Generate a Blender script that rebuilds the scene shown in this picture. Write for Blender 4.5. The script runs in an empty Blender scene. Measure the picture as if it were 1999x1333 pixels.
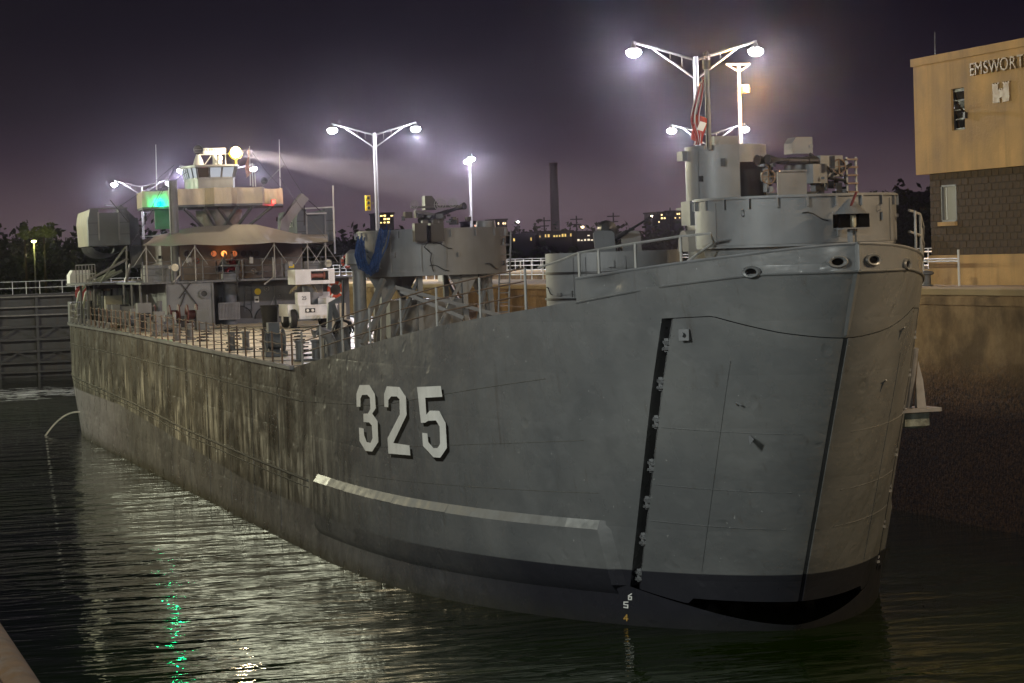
import bpy, bmesh, math, random
from mathutils import Vector, Matrix
from mathutils.geometry import tessellate_polygon
random.seed(7)
SC = bpy.context.scene
COL = SC.collection

# ------------------------------------------------------------------ camera
# world: x across the lock (towards the far wall), y along the ship from stem to stern, z up, water at 0
CAM = Vector((-23.08, -49.64, 9.2)); YAW = math.radians(16.642); PITCH = math.radians(2.031); ROLL = 0.033
FPX = 4830.0; W0, H0 = 1999.0, 1333.0
_f = Vector((math.sin(YAW)*math.cos(PITCH), math.cos(YAW)*math.cos(PITCH), -math.sin(PITCH)))
_r = Vector((math.cos(YAW), -math.sin(YAW), 0)); _u = _r.cross(_f)
_cr = _r*math.cos(ROLL) - _u*math.sin(ROLL); _cu = _r*math.sin(ROLL) + _u*math.cos(ROLL)
cam = bpy.data.cameras.new('camera'); camo = bpy.data.objects.new('camera', cam); COL.objects.link(camo)
cam.sensor_width = 36; cam.lens = FPX/W0*36; cam.clip_start = .3; cam.clip_end = 9000
m = Matrix((_cr, _cu, -_f)).transposed().to_4x4(); m.translation = CAM; camo.matrix_world = m
SC.camera = camo

# ------------------------------------------------------------------ night sky
world = bpy.data.worlds.new('World'); SC.world = world; world.use_nodes = True
nt = world.node_tree; nt.nodes.clear()
def WN(t, **k):
    n = nt.nodes.new(t)
    for a, b in k.items(): setattr(n, a, b)
    return n
wo = WN('ShaderNodeOutputWorld'); bg = WN('ShaderNodeBackground'); bg.inputs[1].default_value = 1.0
sky = WN('ShaderNodeTexSky', sky_type='NISHITA'); sky.sun_disc = False
sky.sun_elevation = math.radians(-4); sky.sun_rotation = math.radians(300)
tc = WN('ShaderNodeTexCoord'); sx = WN('ShaderNodeSeparateXYZ'); nt.links.new(tc.outputs['Generated'], sx.inputs[0])
rmp = WN('ShaderNodeValToRGB'); nt.links.new(sx.outputs[2], rmp.inputs[0])
cr = rmp.color_ramp
cr.elements[0].position = 0.0; cr.elements[0].color = (.130, .090, .102, 1)
cr.elements[1].position = .5; cr.elements[1].color = (.003, .0026, .006, 1)
for _p, _c in ((.022, (.082, .057, .068)), (.045, (.030, .021, .031)), (.062, (.0135, .0102, .0165)), (.092, (.0058, .0045, .0092)), (.18, (.0032, .0027, .006))):
    e = cr.elements.new(_p); e.color = (*_c, 1)
mx = WN('ShaderNodeMixRGB', blend_type='ADD'); mx.inputs[0].default_value = .02
nt.links.new(rmp.outputs[0], mx.inputs[1]); nt.links.new(sky.outputs[0], mx.inputs[2])
nt.links.new(mx.outputs[0], bg.inputs[0]); nt.links.new(bg.outputs[0], wo.inputs[0])
sun = bpy.data.lights.new('moon', 'SUN'); sun.energy = .004; sun.angle = math.radians(.5); sun.color = (.8, .85, 1)
suno = bpy.data.objects.new('moon', sun); COL.objects.link(suno); suno.rotation_euler = (math.radians(50), 0, math.radians(-30))
SC.view_settings.view_transform = 'Standard'; SC.view_settings.look = 'None'
SC.view_settings.gamma = 1; SC.view_settings.use_curve_mapping = False
SC.view_settings.exposure = 0.0
SC.cycles.use_denoising = True
SC.cycles.max_bounces = 5; SC.cycles.diffuse_bounces = 2; SC.cycles.glossy_bounces = 3; SC.cycles.transmission_bounces = 3
SC.cycles.volume_bounces = 0; SC.cycles.transparent_max_bounces = 6
SC.cycles.sample_clamp_indirect = 3; SC.cycles.use_light_tree = True
SC.cycles.caustics_reflective = False; SC.cycles.caustics_refractive = False
WHITE = (.90, .88, 1.0); SODIUM = (1.0, .56, .13); NEARW = (.95, 1.0, .95)

def at(px, py, **k):
    """the point of the place seen at photo pixel (px,py) at a known x, y or z"""
    d = _f*FPX + _cr*(px-W0/2) - _cu*(py-H0/2)
    a = {'x': 0, 'y': 1, 'z': 2}[next(iter(k))]; v = next(iter(k.values()))
    return CAM + d*((v-CAM[a])/d[a])

# ------------------------------------------------------------------ helpers
ORG = {}
class MB:
    def __init__(s): s.v = []; s.f = []
    def add(s, vs, fs):
        b = len(s.v); s.v += [Vector(p) for p in vs]; s.f += [tuple(b+i for i in q) for q in fs]; return s
    def box(s, c, size, rz=0, M=None):
        x, y, z = (q/2 for q in size); c = Vector(c)
        R = M if M is not None else Matrix.Rotation(rz, 3, 'Z')
        vs = [c + R @ Vector((i*x, j*y, k*z)) for i in (-1, 1) for j in (-1, 1) for k in (-1, 1)]
        return s.add(vs, [(0,1,3,2),(4,6,7,5),(0,4,5,1),(2,3,7,6),(0,2,6,4),(1,5,7,3)])
    def b2(s, a, b):
        return s.box([(a[i]+b[i])/2 for i in range(3)], [abs(b[i]-a[i]) for i in range(3)])
    def bar(s, p0, p1, w, h=None, up=(0, 0, 1)):
        p0, p1 = Vector(p0), Vector(p1); h = h or w; d = (p1-p0); L = d.length
        if L < 1e-6: return s
        d /= L; u = Vector(up)
        if abs(d.dot(u)) > .98: u = Vector((1, 0, 0))
        a = d.cross(u).normalized(); b = a.cross(d)
        M = Matrix((a, d, b)).transposed()
        return s.box((p0+p1)/2, (w, L, h), M=M)
    def cyl(s, p0, p1, r0, r1=None, n=10, caps=True):
        p0, p1 = Vector(p0), Vector(p1); r1 = r0 if r1 is None else r1
        d = (p1-p0).normalized(); u = Vector((0, 0, 1)) if abs(d.z) < .95 else Vector((1, 0, 0))
        a = d.cross(u).normalized(); b = d.cross(a)
        vs = []
        for p, r in ((p0, r0), (p1, r1)):
            for i in range(n):
                t = 2*math.pi*i/n; vs.append(p + a*math.cos(t)*r + b*math.sin(t)*r)
        fs = [(i, (i+1) % n, n+(i+1) % n, n+i) for i in range(n)]
        if caps: fs += [tuple(range(n-1, -1, -1)), tuple(range(n, 2*n))]
        return s.add(vs, fs)
    def tube(s, pts, r, n=6, closed=False):
        pts = [Vector(p) for p in pts]; N = len(pts); vs = []; ref = None
        for i, p in enumerate(pts):
            q0 = pts[(i-1) % N] if (closed or i > 0) else p; q1 = pts[(i+1) % N] if (closed or i < N-1) else p
            d = (q1-q0).normalized()
            if ref is None:
                ref = Vector((0, 0, 1)) if abs(d.z) < .9 else Vector((1, 0, 0))
            a = d.cross(ref)
            if a.length < 1e-3: a = d.cross(Vector((.3, .9, .2)))
            a.normalize(); b = d.cross(a); ref = -b if False else ref
            for k in range(n):
                t = 2*math.pi*k/n; vs.append(p + a*math.cos(t)*r + b*math.sin(t)*r)
        fs = []
        for i in range(N if closed else N-1):
            j = (i+1) % N
            fs += [(i*n+k, i*n+(k+1) % n, j*n+(k+1) % n, j*n+k) for k in range(n)]
        if not closed: fs += [tuple(range(n-1, -1, -1)), tuple((N-1)*n+k for k in range(n))]
        return s.add(vs, fs)
    def lathe(s, prof, c=(0, 0, 0), n=20, axis='z', a0=0, a1=2*math.pi, M=None):
        c = Vector(c); full = abs(a1-a0-2*math.pi) < 1e-6; m_ = n if full else n+1; vs = []
        for i in range(m_):
            t = a0+(a1-a0)*i/n
            for r, z in prof:
                q = Vector((r*math.cos(t), r*math.sin(t), z))
                if axis == 'x': q = Vector((q.z, q.x, q.y))
                elif axis == 'y': q = Vector((q.x, q.z, q.y))
                if M is not None: q = M @ q
                vs.append(c+q)
        k = len(prof); fs = []
        for i in range(n):
            j = (i+1) % m_
            for q in range(k-1): fs.append((i*k+q, j*k+q, j*k+q+1, i*k+q+1))
        return s.add(vs, fs)
    def grid(s, fn, nu, nv, flip=False):
        vs = [fn(i/nu, j/nv) for i in range(nu+1) for j in range(nv+1)]
        fs = []
        for i in range(nu):
            for j in range(nv):
                q = (i*(nv+1)+j, (i+1)*(nv+1)+j, (i+1)*(nv+1)+j+1, i*(nv+1)+j+1)
                fs.append(q[::-1] if flip else q)
        return s.add(vs, fs)
    def slab(s, fn, nu, nv, off):
        """a curved sheet with thickness: fn(u,v) gives the face, off(u,v) the inner vector"""
        b = len(s.v); s.grid(fn, nu, nv)
        n1 = (nu+1)*(nv+1); s.grid(lambda u, v: Vector(fn(u, v))+off, nu, nv, flip=True)
        ring = [i*(nv+1) for i in range(nu+1)] + [nu*(nv+1)+j for j in range(1, nv+1)] + [i*(nv+1)+nv for i in range(nu-1, -1, -1)] + [j for j in range(nv-1, 0, -1)]
        for q in range(len(ring)):
            a, c = ring[q], ring[(q+1) % len(ring)]
            s.f.append((b+a, b+n1+a, b+n1+c, b+c))
        return s
    def prism(s, pts, ext):
        pts = [Vector(p) for p in pts]; ext = Vector(ext); n = len(pts); b = len(s.v)
        s.v += pts + [p+ext for p in pts]
        for t in tessellate_polygon([pts]):
            s.f.append((b+t[0], b+t[1], b+t[2])); s.f.append((b+n+t[2], b+n+t[1], b+n+t[0]))
        for i in range(n): j = (i+1) % n; s.f.append((b+i, b+j, b+n+j, b+n+i))
        return s
    def build(s, name, mat, parent=None, smooth=35, label=None, local=False):
        o0 = Vector((0, 0, 0)) if (parent is None or local) else ORG.get(parent.name, Vector((0, 0, 0)))
        me = bpy.data.meshes.new(name)
        me.from_pydata([tuple(p-o0) for p in s.v], [], s.f); me.validate()
        bm = bmesh.new(); bm.from_mesh(me); bmesh.ops.recalc_face_normals(bm, faces=bm.faces); bm.to_mesh(me); bm.free()
        if smooth:
            me.polygons.foreach_set('use_smooth', [True]*len(me.polygons)); me.set_sharp_from_angle(angle=math.radians(smooth))
        me.materials.append(mat)
        o = bpy.data.objects.new(name, me); COL.objects.link(o)
        if parent is not None: o.parent = parent
        ORG[o.name] = o0
        if label: o['label'] = label
        return o
def tag(o, label, cat, group=None, kind=None):
    if label: o['label'] = label
    if cat: o['category'] = cat
    if group: o['group'] = group
    if kind: o['kind'] = kind
    return o
def thing(name, label, cat, loc, group=None, rz=0):
    o = bpy.data.objects.new(name, None); COL.objects.link(o); o.location = loc; o.rotation_euler.z = rz
    o.empty_display_size = .2; ORG[o.name] = Vector(loc)
    return tag(o, label, cat, group)
def solo(mb, name, mat, label, cat, group=None, base=None, smooth=35):
    """a thing that is one mesh; its origin goes to its base"""
    lo = base or Vector((sum(p.x for p in mb.v)/len(mb.v), sum(p.y for p in mb.v)/len(mb.v), min(p.z for p in mb.v)))
    lo = Vector(lo); mb.v = [p-lo for p in mb.v]
    o = mb.build(name, mat, smooth=smooth); o.location = lo; ORG[o.name] = lo
    return tag(o, label, cat, group)
def dup(root, loc, rz=None, label=None, group=None):
    r = root.copy(); COL.objects.link(r); r.location = loc
    if rz is not None: r.rotation_euler.z = rz
    if label: r['label'] = label
    if group: r['group'] = group
    def rec(a, b):
        for ch in list(a.children):
            c = ch.copy(); COL.objects.link(c); c.parent = b; rec(ch, c)
    rec(root, r); ORG[r.name] = Vector(loc); return r
def text(body, name, mat, parent, origin, xdir, ydir, size, depth=.01, font_sx=1.0):
    cu = bpy.data.curves.new(name, 'FONT'); cu.body = body; cu.size = size; cu.extrude = depth; cu.align_x = 'CENTER'; cu.align_y = 'CENTER'
    cu.materials.append(mat); o = bpy.data.objects.new(name, cu); COL.objects.link(o)
    X = Vector(xdir).normalized(); Y = Vector(ydir).normalized(); Z = X.cross(Y)
    M = Matrix((X*font_sx, Y, Z)).transposed().to_4x4()
    M.translation = Vector(origin) - (ORG.get(parent.name, Vector()) if parent else Vector())
    me = bpy.data.meshes.new_from_object(o); bpy.data.objects.remove(o); me.name = name
    if not me.materials: me.materials.append(mat)
    o = bpy.data.objects.new(name, me); COL.objects.link(o)
    if parent: o.parent = parent
    o.matrix_basis = M; ORG[o.name] = Vector()
    return o

# ------------------------------------------------------------------ materials
MATS = {}
def pmat(name, rgb, rough=.5, var=.15, scale=1.5, metal=0, bump=.0, bscale=8, streak=0, streak_rgb=(.05, .035, .02), spec=.5, detail=5, coord='Object', sscale=1.0):
    if name in MATS: return MATS[name]
    M = bpy.data.materials.new(name); M.use_nodes = True; n = M.node_tree; N = n.nodes; L = n.links
    b = N['Principled BSDF']; b.inputs['Roughness'].default_value = rough; b.inputs['Metallic'].default_value = metal
    b.inputs['Specular IOR Level'].default_value = spec
    tc = N.new('ShaderNodeTexCoord'); src = tc.outputs[coord]
    nz = N.new('ShaderNodeTexNoise'); nz.inputs['Scale'].default_value = scale; nz.inputs['Detail'].default_value = detail; L.new(src, nz.inputs['Vector'])
    rp = N.new('ShaderNodeMapRange'); rp.inputs[1].default_value = .3; rp.inputs[2].default_value = .7; rp.inputs[3].default_value = 1-var; rp.inputs[4].default_value = 1+var; L.new(nz.outputs[0], rp.inputs[0])
    mu = N.new('ShaderNodeMixRGB'); mu.blend_type = 'MULTIPLY'; mu.inputs[0].default_value = 1; mu.inputs[1].default_value = (*rgb, 1); L.new(rp.outputs[0], mu.inputs[2])
    out = mu.outputs[0]
    if streak:
        mp = N.new('ShaderNodeMapping'); mp.inputs['Scale'].default_value = (1.6*sscale, 1.6*sscale, .13*sscale); L.new(src, mp.inputs[0])
        n2 = N.new('ShaderNodeTexNoise'); n2.inputs['Scale'].default_value = 1.6; n2.inputs['Detail'].default_value = 6; n2.inputs['Roughness'].default_value = .65; L.new(mp.outputs[0], n2.inputs['Vector'])
        r2 = N.new('ShaderNodeMapRange'); r2.inputs[1].default_value = .5; r2.inputs[2].default_value = .72; r2.inputs[4].default_value = streak; L.new(n2.outputs[0], r2.inputs[0])
        m2 = N.new('ShaderNodeMixRGB'); m2.inputs[2].default_value = (*streak_rgb, 1); L.new(r2.outputs[0], m2.inputs[0]); L.new(out, m2.inputs[1]); out = m2.outputs[0]
    L.new(out, b.inputs['Base Color'])
    rr = N.new('ShaderNodeMapRange'); rr.inputs[1].default_value = .3; rr.inputs[2].default_value = .7; rr.inputs[3].default_value = max(.02, rough-.1); rr.inputs[4].default_value = min(1, rough+.1)
    L.new(nz.outputs[0], rr.inputs[0]); L.new(rr.outputs[0], b.inputs['Roughness'])
    if bump:
        n3 = N.new('ShaderNodeTexNoise'); n3.inputs['Scale'].default_value = bscale; n3.inputs['Detail'].default_value = 4; L.new(src, n3.inputs['Vector'])
        bp = N.new('ShaderNodeBump'); bp.inputs['Strength'].default_value = bump; bp.inputs['Distance'].default_value = .05; L.new(n3.outputs[0], bp.inputs['Height']); L.new(bp.outputs[0], b.inputs['Normal'])
    MATS[name] = M; return M
def emit(name, rgb, s):
    if name in MATS: return MATS[name]
    M = bpy.data.materials.new(name); M.use_nodes = True; N = M.node_tree.nodes
    b = N['Principled BSDF']; b.inputs['Base Color'].default_value = (.01, .01, .01, 1); b.inputs['Emission Color'].default_value = (*rgb, 1); b.inputs['Emission Strength'].default_value = s
    MATS[name] = M; return M
def nodes(M): return M.node_tree.nodes, M.node_tree.links

def hull_material():
    """grey ship paint over uneven plating, black below the waterline paint edge, scuffed and streaked aft"""
    M = bpy.data.materials.new('hull_paint'); M.use_nodes = True; N, L = nodes(M); b = N['Principled BSDF']
    tc = N.new('ShaderNodeTexCoord'); sp = N.new('ShaderNodeSeparateXYZ'); L.new(tc.outputs['Object'], sp.inputs[0])
    def noise(scale, vec=None, det=5, ro=.55):
        n = N.new('ShaderNodeTexNoise'); n.inputs['Scale'].default_value = scale; n.inputs['Detail'].default_value = det; n.inputs['Roughness'].default_value = ro
        L.new(vec or tc.outputs['Object'], n.inputs['Vector']); return n.outputs[0]
    def rng(src, a, b_, c, d):
        r = N.new('ShaderNodeMapRange'); L.new(src, r.inputs[0])
        for i, v in enumerate((a, b_, c, d)): r.inputs[i+1].default_value = v
        return r.outputs[0]
    def mix(f, a, c):
        m = N.new('ShaderNodeMixRGB')
        L.new(f, m.inputs[0]) if not isinstance(f, float) else setattr(m.inputs[0], 'default_value', f)
        for i, q in ((1, a), (2, c)):
            if isinstance(q, tuple): m.inputs[i].default_value = (*q, 1)
            else: L.new(q, m.inputs[i])
        return m.outputs[0]
    def math_(op, a, c):
        m = N.new('ShaderNodeMath'); m.operation = op
        for i, q in ((0, a), (1, c)):
            if isinstance(q, (int, float)): m.inputs[i].default_value = q
            else: L.new(q, m.inputs[i])
        return m.outputs[0]
    y, z = math_('ADD', sp.outputs[1], 50.0), sp.outputs[2]      # the ship's origin sits amidships
    grey = mix(rng(noise(.5), .35, .65, 0, 1), (.125, .13, .132), (.165, .168, .165))
    # touched-up paint patches, chips and faint runs on the bow plating
    mpp = N.new('ShaderNodeMapping'); mpp.inputs['Scale'].default_value = (.5, .55, .8); L.new(tc.outputs['Object'], mpp.inputs[0])
    grey = mix(rng(noise(1.1, mpp.outputs[0], 3, .6), .53, .58, 0, .22), grey, (.20, .205, .205))
    grey = mix(rng(noise(.9, mpp.outputs[0], 4, .6), .42, .36, 0, .22), grey, (.095, .098, .10))
    mpr = N.new('ShaderNodeMapping'); mpr.inputs['Scale'].default_value = (2.5, 2.5, .12); L.new(tc.outputs['Object'], mpr.inputs[0])
    grey = mix(rng(noise(1.5, mpr.outputs[0], 5, .7), .60, .74, 0, .5), grey, (.075, .06, .045))
    grey = mix(rng(noise(7.5, None, 3, .6), .725, .74, 0, .8), grey, (.5, .5, .48))
    # long vertical scuffs and streaks, mostly aft of the break
    mp = N.new('ShaderNodeMapping'); mp.inputs['Scale'].default_value = (.5, .9, .16); L.new(tc.outputs['Object'], mp.inputs[0])
    st = noise(2.2, mp.outputs[0], 7, .68)
    mp2 = N.new('ShaderNodeMapping'); mp2.inputs['Scale'].default_value = (.2, .32, .5); L.new(tc.outputs['Object'], mp2.inputs[0])
    patch = rng(noise(1.0, mp2.outputs[0], 2), .42, .54, 0, 1)
    aft = rng(y, 19, 29, 0, 1)
    rust = mix(rng(noise(.9), .4, .6, 0, 1), (.085, .078, .058), (.15, .14, .11))
    c1 = mix(math_('MULTIPLY', aft, .8), grey, rust)
    dk = math_('MULTIPLY', rng(noise(1.6, mp.outputs[0], 6, .7), .48, .62, 0, .75), aft)
    c1 = mix(dk, c1, (.035, .032, .026))
    midz = math_('MULTIPLY', rng(z, 1.2, 2.0, 0, 1), rng(z, 3.6, 4.9, 1, .12))
    amt = math_('MULTIPLY', math_('MULTIPLY', rng(st, .47, .60, 0, 1), patch), math_('MULTIPLY', aft, midz))
    c2 = mix(amt, c1, (.55, .54, .46))
    # paint edge level forward; the lower tone climbs aft
    edge = N.new('ShaderNodeMapRange'); L.new(y, edge.inputs[0]); edge.inputs[1].default_value = 36; edge.inputs[2].default_value = 70; edge.inputs[3].default_value = 1.42; edge.inputs[4].default_value = 2.55
    under = rng(math_('SUBTRACT', z, edge.outputs[0]), -.012, .012, 1, 0)
    boot = mix(rng(y, 10, 21, 0, 1), (.026, .026, .033), mix(rng(noise(1.3), .35, .65, 0, 1), (.13, .13, .13), (.19, .19, .185)))
    boot = mix(rng(y, 66, 76, 0, 1), boot, (.34, .33, .36))
    c3 = mix(under, c2, boot)
    # weed and slime along the waterline
    wl = rng(math_('ADD', z, math_('MULTIPLY', noise(2.5), .5)), .15, .75, .85, 0)
    wl = math_('MULTIPLY', wl, rng(y, 8, 22, .2, 1))
    c4 = mix(wl, c3, (.05, .048, .015))
    L.new(c4, b.inputs['Base Color'])
    L.new(rng(noise(.8), .3, .7, .22, .42), b.inputs['Roughness'])
    b.inputs['Specular IOR Level'].default_value = .6
    # plating: dished between frames, random dents, fine orange peel
    mp3 = N.new('ShaderNodeMapping'); mp3.inputs['Scale'].default_value = (.25, .5, .55); L.new(tc.outputs['Object'], mp3.inputs[0])
    n1 = noise(1.2, mp3.outputs[0], 4); n2 = noise(26, None, 2)
    fr = math_('POWER', math_('ABSOLUTE', math_('SINE', math_('MULTIPLY', y, math.pi/.62), 0), 0), .5)
    lg = math_('POWER', math_('ABSOLUTE', math_('SINE', math_('MULTIPLY', z, math.pi/1.25), 0), 0), .5)
    dish = math_('MULTIPLY', math_('MULTIPLY', fr, lg), rng(noise(.35, None, 2), .38, .62, .1, 1))
    nd = noise(.55, mp3.outputs[0], 2)
    dent = rng(noise(1.7, None, 1), .66, .78, 0, 1)
    hgt = math_('ADD', math_('ADD', math_('MULTIPLY', n1, .30), math_('MULTIPLY', dish, .05)), math_('ADD', math_('MULTIPLY', dent, -.06), math_('MULTIPLY', nd, .3)))
    bp = N.new('ShaderNodeBump'); bp.inputs['Distance'].default_value = .55; L.new(hgt, bp.inputs['Height'])
    L.new(rng(y, 14, 34, .42, .85), bp.inputs['Strength'])
    bp2 = N.new('ShaderNodeBump'); bp2.inputs['Strength'].default_value = .12; bp2.inputs['Distance'].default_value = .01; L.new(n2, bp2.inputs['Height']); L.new(bp.outputs[0], bp2.inputs['Normal'])
    L.new(bp2.outputs[0], b.inputs['Normal'])
    return M
HULL = hull_material()
GREY = pmat('ship_grey', (.16, .165, .17), .45, .14, 1.2, bump=.05, bscale=3, streak=.25, streak_rgb=(.09, .08, .07))
GREYL = pmat('ship_grey_light', (.145, .15, .155), .45, .15, 1.5, bump=.05, streak=.25, streak_rgb=(.10, .08, .06))
DARK = pmat('dark_steel', (.018, .018, .019), .45, .3, 4)
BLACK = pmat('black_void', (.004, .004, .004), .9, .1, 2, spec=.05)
GUN = pmat('gun_steel', (.03, .03, .032), .38, .25, 6, metal=.3)
RUSTY = pmat('rusty_rail', (.14, .09, .06), .6, .35, 6)
PIPE = pmat('rail_paint', (.26, .26, .25), .45, .2, 3)
WHITEP = pmat('white_paint', (.72, .72, .70), .45, .1, 2)
CANVAS = pmat('tan_canvas', (.60, .52, .40), .85, .15, 1.2, bump=.7, bscale=1.6, streak=.25, streak_rgb=(.25, .20, .14))
AWN = pmat('awning_canvas', (.29, .27, .245), .7, .12, .7, bump=.35, bscale=.8)
RED = pmat('red_paint', (.36, .03, .02), .45, .2, 3)
ORANGE = pmat('buoy_orange', (.50, .07, .03), .55, .15, 3)
YEL = pmat('yellow_paint', (.75, .55, .02), .5, .1, 3)
BLUE = pmat('blue_net', (.015, .05, .16), .8, .35, 12, bump=.9, bscale=25)
DIGIT = pmat('number_white', (.82, .82, .78), .6, .1, 1.5, streak=.35, streak_rgb=(.5, .5, .45))
DIGITB = pmat('number_black', (.003, .003, .0035), .8, .2, 3, spec=.1)
CONC = pmat('concrete', (.32, .29, .24), .85, .22, .8, bump=.25, bscale=6, streak=.45, streak_rgb=(.15, .13, .10))
RUB = pmat('rubber', (.012, .012, .012), .75, .2, 8)
SKIN = pmat('skin', (.45, .27, .19), .6, .05, 5)
# ================================================================== the setting
WALLX, WALLZ, NEARX = 13.6, 7.65, -22.25
def water_material():
    M = bpy.data.materials.new('water'); M.use_nodes = True; N, L = nodes(M); b = N['Principled BSDF']
    b.inputs['Base Color'].default_value = (.0055, .0115, .001, 1); b.inputs['Roughness'].default_value = .02; b.inputs['IOR'].default_value = 1.33; b.inputs['Specular IOR Level'].default_value = .4
    tc = N.new('ShaderNodeTexCoord')
    def wave(rot, sc, scale, det):
        mp = N.new('ShaderNodeMapping'); mp.inputs['Rotation'].default_value = (0, 0, rot); mp.inputs['Scale'].default_value = sc; L.new(tc.outputs['Object'], mp.inputs[0])
        n = N.new('ShaderNodeTexNoise'); n.inputs['Scale'].default_value = scale; n.inputs['Detail'].default_value = det; n.inputs['Roughness'].default_value = .5; n.inputs['Distortion'].default_value = .35
        L.new(mp.outputs[0], n.inputs['Vector']); return n.outputs[0]
    a = wave(YAW-.03, (.34, 1.0, 1), .72, 2); c = wave(YAW+.10, (.42, 1.0, 1), 2.3, 2); d = wave(.9, (1, 1, 1), .07, 3)
    m1 = N.new('ShaderNodeMath'); m1.operation = 'MULTIPLY_ADD'; m1.inputs[1].default_value = .25; L.new(c, m1.inputs[0]); L.new(a, m1.inputs[2])
    st = N.new('ShaderNodeMapRange'); st.inputs[1].default_value = .38; st.inputs[2].default_value = .62; st.inputs[3].default_value = .35; st.inputs[4].default_value = 1; L.new(d, st.inputs[0])
    bp = N.new('ShaderNodeBump'); bp.inputs['Distance'].default_value = .205; L.new(m1.outputs[0], bp.inputs['Height']); L.new(st.outputs[0], bp.inputs['Strength']); L.new(bp.outputs[0], b.inputs['Normal'])
    return M
o = MB().add([(-900, -120, 0), (1500, -120, 0), (1500, 420, 0), (-900, 420, 0)], [(0, 1, 2, 3)]).build('water', water_material()); o['kind'] = 'structure'

# far bank rising to hills
GROUND = pmat('dark_ground', (.035, .04, .02), .95, .4, .05)
def hill(u, v):
    x = -900+u*2600; y = 400+v*3200
    h = 1.5 + 6*v + 5*math.sin(x*.004+1)*v + 3*math.sin(x*.011+y*.004)*v
    q = (x+23)/(y+50)
    if q > .40: h += min(1, (q-.40)/.05)*30*min(1, v*5)
    if v == 0: h = -1
    return (x, y, h)
o = MB().grid(hill, 60, 30).build('terrain', GROUND, smooth=180); o['kind'] = 'structure'

# ---- lock walls, in monoliths with a stepped coping
def wall_material():
    M = bpy.data.materials.new('lock_wall_concrete'); M.use_nodes = True; N, L = nodes(M); b = N['Principled BSDF']
    tc = N.new('ShaderNodeTexCoord'); sp = N.new('ShaderNodeSeparateXYZ'); g = N.new('ShaderNodeNewGeometry'); L.new(g.outputs['Position'], sp.inputs[0])
    def noise(s, d=5, r=.6):
        n = N.new('ShaderNodeTexNoise'); n.inputs['Scale'].default_value = s; n.inputs['Detail'].default_value = d; n.inputs['Roughness'].default_value = r; L.new(g.outputs['Position'], n.inputs['Vector']); return n.outputs[0]
    def rng(src, *v):
        r = N.new('ShaderNodeMapRange'); L.new(src, r.inputs[0])
        for i, q in enumerate(v): r.inputs[i+1].default_value = q
        return r.outputs[0]
    def mix(f, a, c):
        m = N.new('ShaderNodeMixRGB'); L.new(f, m.inputs[0])
        for i, q in ((1, a), (2, c)):
            if isinstance(q, tuple): m.inputs[i].default_value = (*q, 1)
            else: L.new(q, m.inputs[i])
        return m.outputs[0]
    base = mix(rng(noise(1.3), .35, .68, 0, 1), (.26, .165, .08), (.42, .28, .14))
    base = mix(rng(noise(.45, 6), .45, .62, 0, .75), base, (.10, .065, .035))
    ad = N.new('ShaderNodeMath'); ad.operation = 'MULTIPLY_ADD'; ad.inputs[1].default_value = 1.6; L.new(noise(1.1, 6), ad.inputs[0]); L.new(sp.outputs[2], ad.inputs[2])
    weed = rng(ad.outputs[0], 5.0, 6.3, 1, 0)
    wc = mix(rng(noise(9, 6), .35, .65, 0, 1), (.022, .011, .003), (.25, .12, .035))
    L.new(mix(weed, base, wc), b.inputs['Base Color'])
    L.new(rng(weed, 0, 1, .8, .7), b.inputs['Roughness']); b.inputs['Specular IOR Level'].default_value = .2
    bp = N.new('ShaderNodeBump'); bp.inputs['Distance'].default_value = .12; L.new(noise(7, 6, .7), bp.inputs['Height']); L.new(rng(weed, 0, 1, .25, 1), bp.inputs['Strength']); L.new(bp.outputs[0], b.inputs['Normal'])
    return M
WALLM = wall_material()
PAVE = pmat('lock_pavement', (.40, .29, .14), .85, .2, .5, bump=.15, bscale=4)
def lock_wall(name, label, xf, xb, y0, y1, n, side, cop=None):
    """xf = face towards the chamber, xb = back; side = direction the face looks"""
    r = thing(name, label, 'lock wall', ((xf+xb)/2, (y0+y1)/2, 0)); L_ = (y1-y0)/n
    for i in range(n):
        a, c = y0+i*L_+.012, y0+(i+1)*L_-.012
        MB().b2((xf, a, -2), (xb, c, WALLZ-.58)).build('monolith', WALLM, r)
        MB().b2((xf+side*.10, a, WALLZ-.58), (xb, c, WALLZ-.32)).build('coping_step', WALLM, r)
        MB().b2((xf+side*.02, a, WALLZ-.32), (xb, c, WALLZ-.25)).build('shadow_joint', WALLM, r)
        m_ = MB(); d = -side
        prof = [(xf+side*.14, WALLZ-.25), (xf+side*.14, WALLZ-.06), (xf+side*.08, WALLZ), (xb, WALLZ), (xb, WALLZ-.25)]
        m_.prism([(x, a, z) for x, z in prof], (0, c-a, 0)).build('coping', cop or PAVE, r)
    return r
lock_wall('lock_wall', 'stained concrete lock wall with weed below, carrying the control building', WALLX, 20.0, -34, 236, 18, -1)
lock_wall('lock_wall', 'outer river wall across the second chamber, under far lamps', 36.0, 43.5, 20, 236, 6, -1)
EDGE = pmat('rusted_edge_steel', (.11, .055, .018), .9, .4, 5, bump=.2, spec=.08)
nw = lock_wall('lock_wall', 'near lock wall whose rust-coloured rounded edge crosses the lower corner', NEARX-.14, -48, -90, 236, 10, 1, EDGE)
MB().cyl((NEARX+.02, -90, WALLZ-.075), (NEARX+.02, 236, WALLZ-.075), .09, n=14).build('edge_armour', EDGE, nw)
MB().b2((NEARX-.55, -90, WALLZ+.002), (NEARX-.17, 236, WALLZ+.03)).build('edge_plate', EDGE, nw)

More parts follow.
